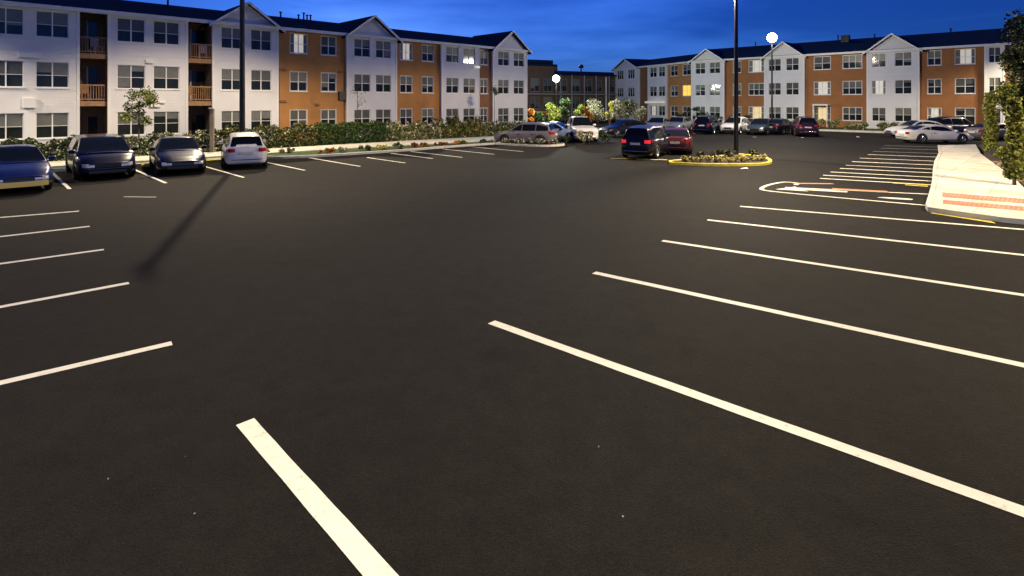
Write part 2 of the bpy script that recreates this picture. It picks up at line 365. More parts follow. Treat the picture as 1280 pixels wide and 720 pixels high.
for i in range(18):
    t = 2*math.pi*i/18; r = 1+.12*math.sin(3*t); pts.append((11.87+.42*r*math.cos(t)-.06*math.sin(t), 16.95-.13*r*math.cos(t)+.17*math.sin(t)))
m.prism(pts, 0, .012); tag(m.build('white_blob_marking', WPAINT), kind='structure')
stripe((5.2, 29.0), (6.3, 28.9), .3, YPAINT, 'yellow_line'); stripe((6.5, 28.6), (8.0, 28.3), .22, YPAINT, 'yellow_line')
# joint where two asphalt lays meet
# ------------------------------------------------------------------ buildings
ROWS = [(.92, 2.36), (3.80, 5.26), (6.68, 8.14)]
EAVE = 8.45
FRAME = [TRIM]
def window(b, tc, w, z0, z1, y, style, lit=None, row=0):
    """frame part with pane and blind sub-parts, local y is depth into the block"""
    x0, x1 = tc-w/2, tc+w/2; f = MB(); e = .042
    yf, yb = y+.05, y+.14
    f.box(x0, x0+e, yf, yb, z0, z1); f.box(x1-e, x1, yf, yb, z0, z1)
    f.box(x0+e, x1-e, yf, yb, z0, z0+e); f.box(x0+e, x1-e, yf, yb, z1-e, z1)
    mids = [tc] if w < 1.75 else [x0+w/3, x0+2*w/3]
    if w < .8: mids = []
    for c in mids: f.box(c-.03, c+.03, yf+.003, yb, z0+e, z1-e)
    zm = z0+(z1-z0)*.48
    edges = [x0+e]+[q for c in mids for q in (c-.03, c+.03)]+[x1-e]
    for i in range(0, len(edges), 2): f.box(edges[i], edges[i+1], yf+.012 if style != 'cross' else yf, yb, zm-(.015 if style == 'blind' else .025), zm+(.015 if style == 'blind' else .025))
    f.box(x0-.06, x1+.06, y-.045, y+.045, z0-.07, z0-.004)          # sill
    if style == 'cross':                                           # casing standing off the stucco
        f.box(x0-.03, x0-.003, y-.015, y+.04, z0, z1+.03); f.box(x1+.003, x1+.03, y-.015, y+.04, z0, z1+.03); f.box(x0-.003, x1+.003, y-.015, y+.04, z1+.003, z1+.03)
    fr = f.build('window', FRAME[0], b)
    p = MB(); p.box(x0+e, x1-e, y+.1, y+.13, z0+e, z1-e)
    pane = p.build('pane', {'lit': LITW, 'pale': LITP, 'amber': LITG}.get(lit, PANE), fr)
    if lit is None:
        q = MB(); r = random.Random(int(tc*100)+row)
        for i in range(0, len(edges), 2):
            drop = zm if r.random() < .72 else z1-e-(z1-z0)*r.uniform(.15, .9)
            q.box(edges[i]+.004, edges[i+1]-.004, y+.088, y+.099, drop, z1-e-.004)
        q.build('blind', BLIND if r.random() < (.75 if style == 'blind' else .2) else BLINDD, fr)
    elif lit != 'amber':
        q = MB()
        q.box(edges[0], edges[0]+(w*.22), y+.088, y+.099, z0+e, z1-e); q.box(edges[-1]-(w*.16), edges[-1], y+.088, y+.099, z0+e, z1-e)
        q.build('curtain', BLIND, fr)
    return fr

def section(b, t0, t1, n, mt, wins, style='blind', rows=ROWS, lit={}, z1=EAVE, z0=-.1, name='wall', skip=()):
    y = -n; xs = sorted([t0, t1]+[q for c, w in wins for q in (c-w/2, c+w/2)]); zs = [z0]+[q for r in rows for q in r]+[z1]
    m = MB()
    for i in range(len(xs)-1):
        for j in range(len(zs)-1):
            hole = i % 2 == 1 and j % 2 == 1 and wins and (i//2, j//2) not in skip
            a, c, e, f = xs[i], xs[i+1], zs[j], zs[j+1]
            if not hole: m.face([(a, y, e), (c, y, e), (c, y, f), (a, y, f)])
            else:
                Y = y+.16
                m.face([(a, y, e), (c, y, e), (c, Y, e), (a, Y, e)]); m.face([(a, y, f), (c, y, f), (c, Y, f), (a, Y, f)])
                m.face([(a, y, e), (a, y, f), (a, Y, f), (a, Y, e)]); m.face([(c, y, e), (c, y, f), (c, Y, f), (c, Y, e)])
    m.face([(t0, y, z0), (t0, y, z1), (t0, y+2.2, z1), (t0, y+2.2, z0)]); m.face([(t1, y, z0), (t1, y, z1), (t1, y+2.2, z1), (t1, y+2.2, z0)])
    o = m.build(name, mt, b)
    for i, (c, w) in enumerate(wins):
        for j, (a, e) in enumerate(rows):
            if (i, j) in skip: continue
            window(b, c, w, a, e, y, style, lit.get((i, j)), j)
    return o

def corner_trim(b, t, n, z1=EAVE):
    m = MB(); m.box(t-.07, t+.07, -n-.03, -n+.1, -.1, z1-.02); m.build('corner_trim', TRIM, b)

def gable(b, t0, t1, n, apex, ez=EAVE, mt=None):
    """front gable: wall triangle, cross roof running back into the main slope, bargeboards"""
    y = -n; c = (t0+t1)/2
    m = MB(); m.prism([(0, 0)]*0 or [(t0, 0), (t1, 0), (c, 1)], 0, 1); m = MB()
    for yy in (y, y+.15): m.face([(t0, yy, ez), (t1, yy, ez), (c, yy, apex-.12)])
    m.build('gable_wall', mt or WHITE, b)
    o = .38; sl = (apex-ez)/((t1-t0)/2); xa, xb = t0-o, t1+o; za = ez-o*sl
    f = MB(); th = .12
    for x0 in (xa, xb):
        f.face([(x0, y-.45, za), (c, y-.45, apex), (c, y+5.9, apex), (x0, y+5.9, za)])
        f.face([(x0, y-.45, za-th), (c, y-.45, apex-th), (c, y+5.9, apex-th), (x0, y+5.9, za-th)])
        f.face([(x0, y-.45, za-th), (x0, y-.45, za), (x0, y+5.9, za), (x0, y+5.9, za-th)])
    rf = f.build('gable_roof', SHING, b)
    g = MB()
    for x0 in (xa, xb):
        q = [(x0, za-.17), (c, apex-.17), (c, apex+.015), (x0, za+.015)]
        g.face([(x, y-.5, z) for x, z in q]); g.face([(x, y-.455, z) for x, z in q])
        for k in range(4):
            (x1_, z1_), (x2_, z2_) = q[k], q[(k+1) % 4]; g.face([(x1_, y-.5, z1_), (x2_, y-.5, z2_), (x2_, y-.455, z2_), (x1_, y-.455, z1_)])
    g.build('bargeboard', TRIM, rf)
    return rf

def main_roof(b, t0, t1, ez=EAVE, rz=10.2, dep=6.0, over=.55, hip0=0, hip1=0):
    m = MB(); e = ez; sl = (rz-ez)/(dep+over); yb = 2*dep+over
    A = (t0, -over, e); B = (t1, -over, e); C = (t1-hip1, dep, rz); D = (t0+hip0, dep, rz); E_ = (t1, yb, e); F = (t0, yb, e)
    m.face([A, B, C, D]); m.face([D, C, E_, F]); m.face([A, D, F]); m.face([B, E_, C]); m.face([(t0, -over, e-.02), (t1, -over, e-.02), (t1, yb, e-.02), (t0, yb, e-.02)])
    rf = m.build('roof', SHING, b)
    g = MB(); g.box(t0, t1, -over-.06, -over-.003, e-.2, e+.02); g.build('gutter', TRIM, rf)
    s = MB(); s.box(t0, t1, -over, .2, e-.14, e-.03); s.build('soffit', TRIM, rf)
    f = MB(); f.box(t0+.3, t1-.3, 2.3, yb-.6, -.1, e-.2); f.build('rear_wall', DULL, b)
    return rf

def vents(rf, spots, dep=6.0):
    for t, yy, z, h in spots:
        m = MB(); m.tube((t, yy, z-.4), (t, yy, z+h), .07, n=8); m.tube((t, yy, z+h), (t, yy, z+h+.08), .13, n=8); m.build('vent_pipe', POLEM, rf)

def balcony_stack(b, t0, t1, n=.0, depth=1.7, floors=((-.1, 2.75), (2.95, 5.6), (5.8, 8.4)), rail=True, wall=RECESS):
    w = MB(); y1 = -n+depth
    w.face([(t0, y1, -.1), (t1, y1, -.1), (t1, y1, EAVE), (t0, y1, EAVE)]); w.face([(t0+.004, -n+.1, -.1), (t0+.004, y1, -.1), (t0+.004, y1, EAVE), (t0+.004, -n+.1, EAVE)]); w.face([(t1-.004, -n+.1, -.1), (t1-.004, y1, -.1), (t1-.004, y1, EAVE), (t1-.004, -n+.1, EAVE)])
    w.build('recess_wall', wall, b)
    for k, (a, c) in enumerate(floors):
        tc = (t0+t1)/2; d = MB(); d.box(tc-.05, tc+.9 if t1-t0 > 1.5 else tc+.4, y1-.06, y1-.01, a+.1, a+2.15); dd = d.build('door', PANE, b)
        fr = MB(); fr.box(tc-.12, tc-.054, y1-.08, y1-.01, a+.1, a+2.22); fr.box(tc+.904, tc+.97, y1-.08, y1-.01, a+.1, a+2.22); fr.build('frame', TRIM if k else WOODB, dd)
        if k == 0: continue
        bl = MB(); bl.box(t0+.01, t1-.01, -n-.12, y1-.01, a-.22, a+.08); bal = bl.build('balcony', WOODB, b)
        r = MB(); r.box(t0+.01, t1-.01, -n-.09, -n-.02, a+1.0, a+1.08); r.box(t0+.01, t1-.01, -n-.09, -n-.02, a+.16, a+.22)
        x = t0+.08
        while x < t1-.08: r.box(x, x+.035, -n-.07, -n-.035, a+.22, a+1.0); x += .13
        r.build('railing', WOODB, bal)

def build_block(name, O, ang, label):
    b = empty(name, O, ang); tag(b, label, 'apartment building'); return b

# --- near block on the left
BL = build_block('apartment_building', OL, math.atan2(UL.y, UL.x), 'long three storey block on the left with white gabled bays, orange stucco and recessed balconies')
section(BL, -53, -44.3, .3, WHITE, [(-51.3, 1.45), (-49.3, 1.45), (-47.3, 1.45)])
section(BL, -44.3, -35.82, .3, WHITE, [(-42.9, 1.45), (-40.94, 1.45), (-38.94, 1.45), (-36.98, 1.45)])
balcony_stack(BL, -35.82, -34.35)
section(BL, -34.35, -30.18, .3, WHITE, [(-33.23, 1.45), (-31.34, 1.45)])
balcony_stack(BL, -30.18, -28.59)
section(BL, -28.59, -24.29, .3, WHITE, [(-27.39, 1.42), (-25.45, 1.42)])
section(BL, -24.29, -18.77, 0, TAN, [(-22.6, 1.3), (-20.2, 1.25)], 'cross', lit={(0, 2): 'pale'})
section(BL, -18.77, -14.21, .3, WHITE, [(-17.44, 1.45), (-15.46, 1.45)], 'cross')
section(BL, -14.21, -9.33, 0, TAN, [(-13.0, 1.25), (-10.7, 1.25)], 'cross', lit={(0, 2): 'pale'})
section(BL, -9.33, -4.84, .3, WHITE, [(-8.1, 1.45), (-6.05, 1.45)], 'cross')
section(BL, -4.84, -2.93, 0, BROWN, [(-3.9, .95)], 'cross')
section(BL, -2.93, 1.91, .3, WHITE, [(-1.5, 1.5), (.72, 1.5)], 'cross')
for t in (-35.82, -34.35, -30.18, -28.59, -24.29, -18.77, -14.21, -9.33, -4.84, -2.93, 1.91): corner_trim(BL, t, .3)
m = MB(); m.face([(1.93, -.3, -.1), (1.93, 12.3, -.1), (1.93, 12.3, EAVE), (1.93, -.3, EAVE)]); m.build('end_wall', TAN, BL)
rfL = main_roof(BL, -53, 2.4)
for t0, t1, ap in ((-28.59, -24.29, 10.0), (-18.77, -14.21, 10.15), (-2.93, 1.91, 10.3)): gable(BL, t0, t1, .3, ap)
vents(rfL, [(-29.9, 6, 10.2, .5), (-21.6, 6, 10.2, .35), (-20.4, 5.2, 9.95, .4), (-19.6, 6, 10.2, .5), (-19.3, 6, 10.2, .35), (-18.9, 6.2, 10.2, .4)])
# storey band on the white bays
for t0, t1 in ((-53, -35.9), (-34.28, -30.25), (-28.5, -24.37), (-18.7, -14.28), (-9.25, -4.92), (-2.85, 1.83)):
    m = MB(); m.box(t0, t1, -.315, -.29, 5.86, 5.92); m.build('storey_band', TRIM, BL)
# small wall fittings (they turn with the wall)
def fitting(b, t, z, w, h, d, n, mt, nm):
    m = MB(); m.box(t-w/2, t+w/2, -n-d, -n-.002, z, z+h); return bevel(m.build(nm, mt, b), .012)
for t, z, w, h in ((-37.98, 5.45, .95, .4), (-37.98, 2.65, .55, .55), (-32.3, 5.42, .42, .22), (-32.0, 2.65, .6, .12), (-31.6, 2.9, .3, .12)):
    fitting(BL, t, z, w, h, .12, .3, TRIM, 'vent_cover')
for t, z, w in ((-23.9, 5.3, .7), (-23.9, 2.95, .7), (-19.15, 5.3, .55), (-21.2, 2.7, .3)): fitting(BL, t, z, w, .16, .1, 0, BROWN, 'vent_cover')
# meter cabinet between orange wall and white bay
fitting(BL, -19.1, 3.1, .6, .7, .2, 0, POLEM, 'meter_box')
m = MB(); m.box(-5.5, -4.95, -.62, -.33, 6.28, 6.45); m.tube((-5.2, -.35, 6.4), (-5.2, -.25, 6.4), .05)
wl = m.build('wall_light', LITP, BL)

# --- right block
BR = build_block('apartment_building', OR, math.atan2(UR.y, UR.x), 'three storey block on the right, white gabled bays between brown orange walls')
section(BR, -21.42, -17.0, .3, WHITE, [(-20.2, 1.35), (-18.2, 1.4)], 'cross')
section(BR, -17.0, -11.88, 0, TAN2, [(-15.4, 1.0), (-13.0, 1.85)], 'cross', lit={(1, 2): 'pale', (1, 0): 'lit'})
section(BR, -11.88, -7.44, .3, WHITE, [(-10.7, 1.4), (-8.7, 1.4)], 'cross', lit={(1, 0): None})
section(BR, -7.44, -1.1, 0, TAN2, [(-5.6, 1.7), (-2.6, 1.85)], 'cross', lit={(0, 1): 'pale', (0, 0): 'lit'})
section(BR, -1.1, 3.41, .3, WHITE, [(-.05, 1.25), (2.1, 1.45)], lit={(0, 1): 'pale'})  # left middle-floor pane glows pale in place of a white reflection
section(BR, 3.41, 8.57, 0, TAN2, [(4.65, 1.1), (7.05, 1.5)], 'cross', lit={(1, 2): 'pale', (0, 0): 'pale'})
section(BR, 8.57, 9.9, .3, WHITE, [(9.25, .85)])
section(BR, 9.9, 16, 0, BROWN, [(11.6, 1.4), (14, 1.4)], 'cross')
for t in (-21.42, -17.0, -11.88, -7.44, -1.1, 3.41, 8.57, 9.9): corner_trim(BR, t, .3)
rfR = main_roof(BR, -21.8, 16.5, rz=10.5)
for t0, t1, ap in ((-21.42, -17.0, 9.95), (-11.88, -7.44, 10.15), (-1.1, 3.41, 10.15)): gable(BR, t0, t1, .3, ap)
m = MB(); m.box(-4.9, -4.1, 4.5, 5.3, 9.8, 10.9); m.build('roof_unit', POLEM, rfR)
vents(rfR, [(-5.6, 6, 10.5, .5), (-1.8, 6, 10.5, .3), (-15.5, 6, 10.5, .4), (5.2, 6, 10.5, .3)])
# entrance canopy and door with warm light
m = MB(); m.box(-6.35, -4.75, -1.0, -.01, 2.55, 2.72); m.box(-6.3, -6.2, -.98, -.9, 0, 2.55); m.box(-4.9, -4.8, -.98, -.9, 0, 2.55); m.build('porch', TRIM, BR)
for t0, t1 in ((-21.3, -17.1), (-11.8, -7.5), (-1.0, 3.35)):
    m = MB(); m.box(t0, t1, -.315, -.29, 5.86, 5.92); m.build('storey_band', TRIM, BR)

# --- receding wing beyond it
U2 = Vector((.3607, -.9327, 0)); O2 = Vector((24.6, 74.6, 0))
B2 = build_block('apartment_building', O2, math.atan2(U2.y, U2.x), 'receding wing of the far block, white gable at its left and one amber lit window')
section(B2, -19.47, -12.45, .3, WHITE, [(-17.7, 1.9), (-14.5, 1.9)])
section(B2, -12.45, -9.92, 0, BROWN, [])
section(B2, -9.92, -5.42, .3, WHITE, [(-8.6, 1.7), (-6.5, 1.5)], lit={(0, 0): 'pale'})
section(B2, -5.42, 0.1, 0, TAN, [(-4.0, 1.6), (-1.3, 1.7)], 'cross', lit={(1, 1): 'amber'})
for t in (-19.47, -12.45, -9.92, -5.42): corner_trim(B2, t, .3)
rf2 = main_roof(B2, -20, 2.0, rz=10.2)
gable(B2, -19.47, -12.45, .3, 10.0)
m = MB(); m.box(-9.6, -5.8, -1.1, -.33, 2.75, 3.05); m.build('lit_awning', LITP, B2)  # awning strip glows itself, imitating the lit cream wall area

# --- low block closing the lot
U3 = Vector((.898, .440, 0)); O3 = Vector((1.9, 85, 0))
B3 = build_block('apartment_building', O3, math.atan2(U3.y, U3.x), 'dull brown block closing the far end of the lot between the two long ones')
R3 = [(1.9, 3.7), (4.6, 6.6)]; FRAME[0] = mat('dull_frame', (.22, .2, .18), .6)
section(B3, -3, 5.4, 0, DULL, [(-1.5, 1.6), (1.9, 1.5), (4.2, 1.5)], 'cross', rows=R3+[(6.9, 7.8)], z1=8.6, z0=-1, skip=((0, 2), (1, 2), (2, 2)))
section(B3, 5.4, 18, .2, DULL, [(6.8, 1.6), (9.2, 1.7), (11.6, 1.7), (13.8, 1.2), (16.4, 1.2)], 'cross', rows=R3, z1=7.2, z0=-1)
m = MB(); m.box(-3.2, 5.6, -.5, 10, 8.6, 8.9); m.box(-2.6, 5.4, .4, 9, 8.9, 9.6); r3 = m.build('roof', SHING, B3)
m = MB(); m.box(5.6, 19, -.7, 10, 7.2, 7.45); m.box(5.65, 18.5, .4, 9, 7.45, 7.95); r3 = m.build('roof', SHING, B3)
m = MB(); m.tube((11.5, 1.6, 7.9), (11.5, 1.6, 8.5), .12, n=8); m.lathe([(0, 8.5), (.38, 8.6), (.45, 8.9), (.25, 9.15), (0, 9.2)], (11.5, 1.6, 0), 12); m.build('roof_ventilator', POLEM, r3)
for x in (5.75, 6.1): m = MB(); m.box(x, x+.18, .5, .8, 7.9, 8.9); m.build('chimney', DULL, r3)
m = MB(); m.box(5.4, 17.4, -1.0, -.22, 4.1, 4.25); bal = m.build('balcony', FLAT, B3)
m = MB(); m.box(-2.9, 5.3, -.8, -.02, 4.1, 4.25); m.build('balcony', FLAT, B3)
for x in (5.9, 8.0, 10.4, 12.7, 15.3): m = MB(); m.box(x, x+.16, -1.0, -.84, -.5, 7.2); m.build('post', FLAT, B3)
m = MB(); m.box(-2.5, 5.2, -1.3, -.02, .9, 1.5); m.build('lit_awning', mat('orange_lit_band', (.65, .25, .03), .7), B3)  # orange strip coloured to stand in for a lit band at ground level
m = MB(); m.box(15.1, 15.4, -.25, -.15, -.5, 7.1); m.build('downpipe', TRIM, B3)

# ------------------------------------------------------------------ lamps
def lamp_post(loc, h, r, label, dirs=((1, 0),), power=2500, col=(1, .86, .68), lens=None, size=150, globe=False, blend=.35, group='car park lamps', base=True, sz=1.0):
    b = empty('street_lamp', loc); tag(b, label, 'street lamp', group)
    m = MB(); m.tube((0, 0, .05), (0, 0, h), r, r*.72, n=14); m.build('pole', POLEM, b, smooth=False)
    if base: m = MB(); m.tube((0, 0, 0), (0, 0, .5), r*2.2, r*2.1, n=16); m.build('base', CURB, b)
    for dx, dy in dirs:
        d = Vector((dx, dy, 0)).normalized(); q = Vector((-d.y, d.x, 0))
        m = MB(); m.tube((0, 0, h-.15), d*.7+Vector((0, 0, h-.05)), .05, n=8)
        arm = m.build('arm', POLEM, b)
        if globe:
            bpy.data.objects.remove(arm)
            m = MB(); m.lathe([(0, h-.1), (r*1.6, h-.1), (r*2.2, h+.06), (0, h+.06)], (0, 0, 0), 14); m.build('collar', POLEM, b)
            ll = MB(); ll.lathe([(sz*math.sin(a*math.pi/12), h+sz*.95-sz*math.cos(a*math.pi/12)) for a in range(13)], (0, 0, 0), 20)
            lo_s = ll.build('lamp_globe', lens, b, smooth=True); lo_s.visible_shadow = True
            for k_ in range(3):
                ld = bpy.data.lights.new('lamp_light', 'POINT'); ld.energy = power/3; ld.color = col; ld.shadow_soft_size = .1
                lo_ = bpy.data.objects.new('lamp_light', ld); COL.objects.link(lo_); lo_.parent = b
                a_ = k_*2.094+math.atan2(dy, dx); lo_.location = (math.cos(a_)*(sz+.15), math.sin(a_)*(sz+.15), h+sz*.7)
            continue
        c = d*1.05*sz; hh = MB()
        def P(a, s, z): return tuple(c+d*a*sz+q*s*sz+Vector((0, 0, h+z)))
        bot = [P(-.42, -.24, -.08), P(.42, -.24, -.08), P(.42, .24, -.08), P(-.42, .24, -.08)]
        top = [P(-.36, -.18, .12), P(.3, -.18, .08), P(.3, .18, .08), P(-.36, .18, .12)]
        hh.face(bot); hh.face(top)
        for i in range(4): j = (i+1) % 4; hh.face([bot[i], bot[j], top[j], top[i]])
        head = hh.build('lamp_head', POLEM, b)
        ll = MB()
        if globe:
            prof = [(0, -.34), (.16, -.30), (.27, -.2), (.30, -.085)]
            ll.lathe([(a*sz, z*sz) for a, z in prof], tuple(c+Vector((0, 0, h))), 16)
        else:
            lo = [P(-.32, -.18, -.11), P(.32, -.18, -.11), P(.32, .18, -.11), P(-.32, .18, -.11)]; hi = [P(-.35, -.2, -.081), P(.35, -.2, -.081), P(.35, .2, -.081), P(-.35, .2, -.081)]
            ll.face(lo)
            for i in range(4): j = (i+1) % 4; ll.face([lo[i], lo[j], hi[j], hi[i]])
        lens_o = ll.build('lamp_lens', lens or LAMPO, b, smooth=globe); lens_o.visible_shadow = True
        ld = bpy.data.lights.new('lamp_light', 'POINT' if globe else 'SPOT'); ld.energy = power/len(dirs); ld.color = col; ld.shadow_soft_size = .12
        if not globe: ld.spot_size = R(size); ld.spot_blend = blend
        lo_ = bpy.data.objects.new('lamp_light', ld); COL.objects.link(lo_); lo_.parent = b; lo_.location = c+Vector((0, 0, h-(.6*sz if globe else .24)))
    return b
lamp_post((-14.5, 29.5, .1), 12.3, .15, 'tall dark lamp post rising behind the white parked car in front of the left block', ((-.7, .72), (.7, -.72)), 13500, (1, .81, .55), size=128, blend=.5, sz=.22)
lamp_post((12.15, 29.75, .1), 9.2, .125, 'tall dark lamp post standing in the yellow kerbed island', ((-.7, .7), (.7, .7)), 13500, (1, .80, .53), size=172, blend=.15, base=False)
lamp_post((23.78, 50.2, 0), 8.45, .085, 'far lit lamp post with the bright white lamp against the roof of the right block', ((.3, -1),), 4500, (1, .90, .72), LAMPW, globe=True, base=False, sz=.42)
lamp_post((5.15, 64, 0), 5.3, .05, 'short lit lamp with greenish white glow between parked cars and the far brown block', ((-.3, -1),), 6000, (.92, 1, .84), LAMPG, globe=True, base=False, sz=.40)
lamp_post((-31, 24.5, .1), 8.6, .12, 'lamp post beside the left block, beyond the left edge of the car park view', ((.4, .9), (.9, -.4)), 5200, (1, .84, .62), size=140, blend=.5)
lamp_post((19.5, 13.2, .12), 8.5, .12, 'lamp post on the pale pavement at the right of the car park', ((-.75, .66), (.7, -.7)), 11000, (1, .78, .45), size=160)
lamp_post((1.5, -5.5, 0), 9.0, .12, 'lamp post in the near end of the car park, behind the first stalls', ((.2, 1), (-.2, -1)), 10500, (1, .84, .54), size=160)
lamp_post((-20.5, 0.5, 0), 9.0, .12, 'lamp post at the left end of the near stalls', ((.7, .7), (-.7, -.7)), 3500, (1, .9, .78), size=160)
lamp_post((47.5, 45.0, 0), 8.6, .12, 'added lamp post out of view to the right of the white cars', ((-.7, -.7), (-.1, .9)), 6500, (1, .82, .56), size=160)  # extra twin-head lamp, added out of view for its light

# ------------------------------------------------------------------ foliage
def leaves(name, mats, n, fn, size, parent=None, seed=1, up=0, asp=.5):
    """n small bent leaf faces, fn(rng) -> position (or None)"""
    r = random.Random(seed); v = []; f = []; mi = []
    while len(f) < n:
        p = fn(r)
        if p is None: continue
        s = size*r.uniform(.6, 1.35)
        d = Vector((r.gauss(0, 1), r.gauss(0, 1), r.gauss(0, .7)+up)).normalized(); a = d.orthogonal().normalized()
        a = Matrix.Rotation(r.uniform(0, 6.28), 3, d) @ a
        p = Vector(p); b = len(v)
        v += [tuple(p-d*s*.5), tuple(p+a*s*asp), tuple(p+d*s*.5), tuple(p-a*s*asp)]
        f.append((b, b+1, b+2, b+3)); k = r.random(); acc = 0
        for i, (_, w) in enumerate(mats):
            acc += w
            if k <= acc: break
        mi.append(i)
    me = bpy.data.meshes.new(name); me.from_pydata(v, [], f)
    for m_, _ in mats: me.materials.append(m_)
    me.polygons.foreach_set('material_index', mi); me.update()
    o = bpy.data.objects.new(name, me); COL.objects.link(o)
    if parent: o.parent = parent
    return o

def clumps(r0, k, rad, h0, h1, seed, cr=.35, flat=1):
    r = random.Random(seed); C = []
    for i in range(k):
        t = r.uniform(0, 6.28); q = math.sqrt(r.random())*rad; z = r.uniform(h0, h1)
        C.append((Vector((q*math.cos(t), q*math.sin(t), z)), r.uniform(.6, 1.2)*cr))
    def fn(g):
        c, s = g.choice(C); d = Vector((g.gauss(0, 1), g.gauss(0, 1), g.gauss(0, .8))).normalized()
        return c+d*s*(g.random()**.45)*flat
    return fn, C

def bush(loc, rad, h, mats, label, n=500, size=.09, name='shrub', group=None, seed=1, cat='shrub', up=.3, fill=.42):
    b = empty(name, loc); tag(b, label, cat, group)
    fn, C = clumps(0, max(5, int(9*rad)), rad*.7, h*.25, h*.78, seed, cr=min(rad, h)*fill)
    leaves('foliage', mats, n, fn, size, b, seed, up)
    m = MB()
    for c, s in C[:6]: m.tube((0, 0, 0), tuple(c), .022, .008, n=5)
    m.build('stem', BARK, b); return b

def tree(loc, h, crown_r, crown_z0, mats, label, n=1500, size=.12, tr=.06, seed=3, name='tree', group=None, cr=.4, nc=14, lean=0):
    b = empty(name, loc); tag(b, label, 'tree', group)
    fn, C = clumps(0, nc, crown_r*.75, crown_z0, h-cr*.6, seed, cr=cr)
    if n: leaves('crown', mats, n, fn, size, b, seed)
    m = MB(); zt = h*.8; m.tube((0, 0, 0), (lean, 0, zt), tr, tr*.35, n=8)
    for c, s in C:
        z = max(crown_z0*.7, min(c.z-.3, zt*.95)); m.tube((lean*z/zt, 0, z), tuple(c), tr*.35, tr*.1, n=5)
    m.build('trunk', BARK, b); return b

def hedge(t0, t1, n0, n1, h, mats, label, n, size, P=LP, name='hedge', seed=5, grp=None, rag=.12, group=None, up=.2):
    """hedge section in block coordinates"""
    b = empty(name, P((t0+t1)/2, (n0+n1)/2, .1)); tag(b, label, 'hedge', group); o = P((t0+t1)/2, (n0+n1)/2, 0)
    def fn(r):
        t = r.uniform(t0, t1); q = r.uniform(n0, n1); edge = r.random()
        hh = h*(1+rag*math.sin(t*3.1+seed)+rag*.7*math.sin(t*7.7)+r.uniform(-rag, rag)*.6)
        z = hh*(1-r.random()**2.2*.98) if edge < .5 else r.uniform(0, hh)
        if edge > .5: q = n1-abs(r.gauss(0, .1))
        return P(t, q, z)-o
    leaves('foliage', mats, n, fn, size, b, seed, up)
    m = MB(); t = t0+.3; r = random.Random(seed)
    while t < t1:
        p = P(t, (n0+n1)/2, 0)-o; m.tube(tuple(p), tuple(p+Vector((r.uniform(-.15, .15), r.uniform(-.15, .15), h*.75))), .025, .01, n=5); t += .55
    m.build('stem', BARK, b); return b

FLW = [(LD, .70), (LG, .20), (LC, .10)]
hedge(-50, -42, 5.4, 7.0, 1.0, FLW, 'dark flowering hedge at the left end of the left block', 7500, .105, seed=1)
hedge(-42, -34.6, 5.4, 7.0, .98, FLW, 'dark hedge with small white blossoms behind the blue cars', 10500, .105, seed=2)
hedge(-34.5, -30.2, 5.4, 7.0, 1.02, [(LD, .5), (LG, .2), (LC, .3)], 'hedge thick with white blossom under the second white bay', 7000, .1, seed=3)
hedge(-30.1, -24.2, 5.2, 6.7, 1.2, [(LD, .5), (LO, .4), (LC, .04), (LS, .06)], 'loose olive hedge behind the white parked car', 8500, .11, seed=4, rag=.14)
hedge(-24.1, -18.9, 5.0, 6.4, 1.35, [(LH, .62), (LG, .28), (LD, .1)], 'thick green hedge below the orange stucco wall', 7000, .12, seed=5, rag=.06)
hedge(-18.8, -13.8, 4.6, 6.2, 1.0, [(LO, .3), (LG, .3), (LC, .25), (LS, .15)], 'pale grassy planting below the middle white gable', 4500, .15, seed=6, rag=.25, up=1.2)
hedge(-13.7, -9.0, 4.4, 6.0, 1.05, [(LO, .42), (LG, .3), (LS, .28)], 'tall straw coloured grasses below the second orange wall', 4000, .18, seed=7, rag=.3, up=1.6)
hedge(-8.9, -3.2, 4.2, 5.8, .8, [(LG, .45), (LO, .35), (LC, .12), (LS, .08)], 'low mixed planting beneath the right white bays of the left block', 3800, .14, seed=8, rag=.3, up=1)
hedge(-3.0, 3.0, 3.2, 5.0, .55, [(LG, .6), (LO, .4)], 'low green planting at the right end of the left block', 2000, .14, seed=9, rag=.3)
# flower strip between pavement and kerb
fl = [(-29.0, LYF, 'yellow'), (-27.6, LS, 'straw'), (-26.1, LA, 'orange'), (-24.9, LC, 'cream'), (-23.6, LD, 'dark green'), (-22.4, LYF, 'yellow green'), (-21.3, LG, 'green'), (-20.2, LR, 'red'), (-19.2, LA, 'orange red'), (-18.2, LR, 'deep red'), (-17.2, LA, 'amber'), (-16.2, LY, 'lime'), (-14.9, LG, 'leafy green'), (-13.5, LC, 'pale cream'), (-12, LG, 'low green'), (-10.4, LC, 'off white')]
for i, (t, mt, cn) in enumerate(fl):
    bush(LP(t, (11.9 if t < -16 else 12.3) if t > -27.5 else 10.2, .1), .62, .30, [(mt, .55), (LG, .3), (LD, .15)], f'low {cn} flower clump in the strip between kerb and pavement', 420, .08, 'flower_clump', 'flower clumps along the left kerb', seed=30+i, cat='flowers')
# trees of the left block
tree(LP(-33.35, 3.2, .1), 3.7, .95, 1.75, [(LY, .35), (LG, .4), (LO, .25)], 'young round-headed tree lit yellow green in front of the second white bay', 1500, .11, .05, seed=11, cr=.42, nc=16)
tree(LP(-19.9, 4.0, .1), 4.6, .5, 2.6, [(LO, 1)], 'bare slender sapling before the orange wall next to the middle gable', 130, .08, .045, seed=12, nc=8)
tree(LP(-6.7, 4.6, .1), 4.4, .55, 3.6, [(LG, .6), (LD, .4)], 'thin sapling with a small tuft of leaves before the fourth white bay', 260, .1, .035, seed=13, nc=5, cr=.3)
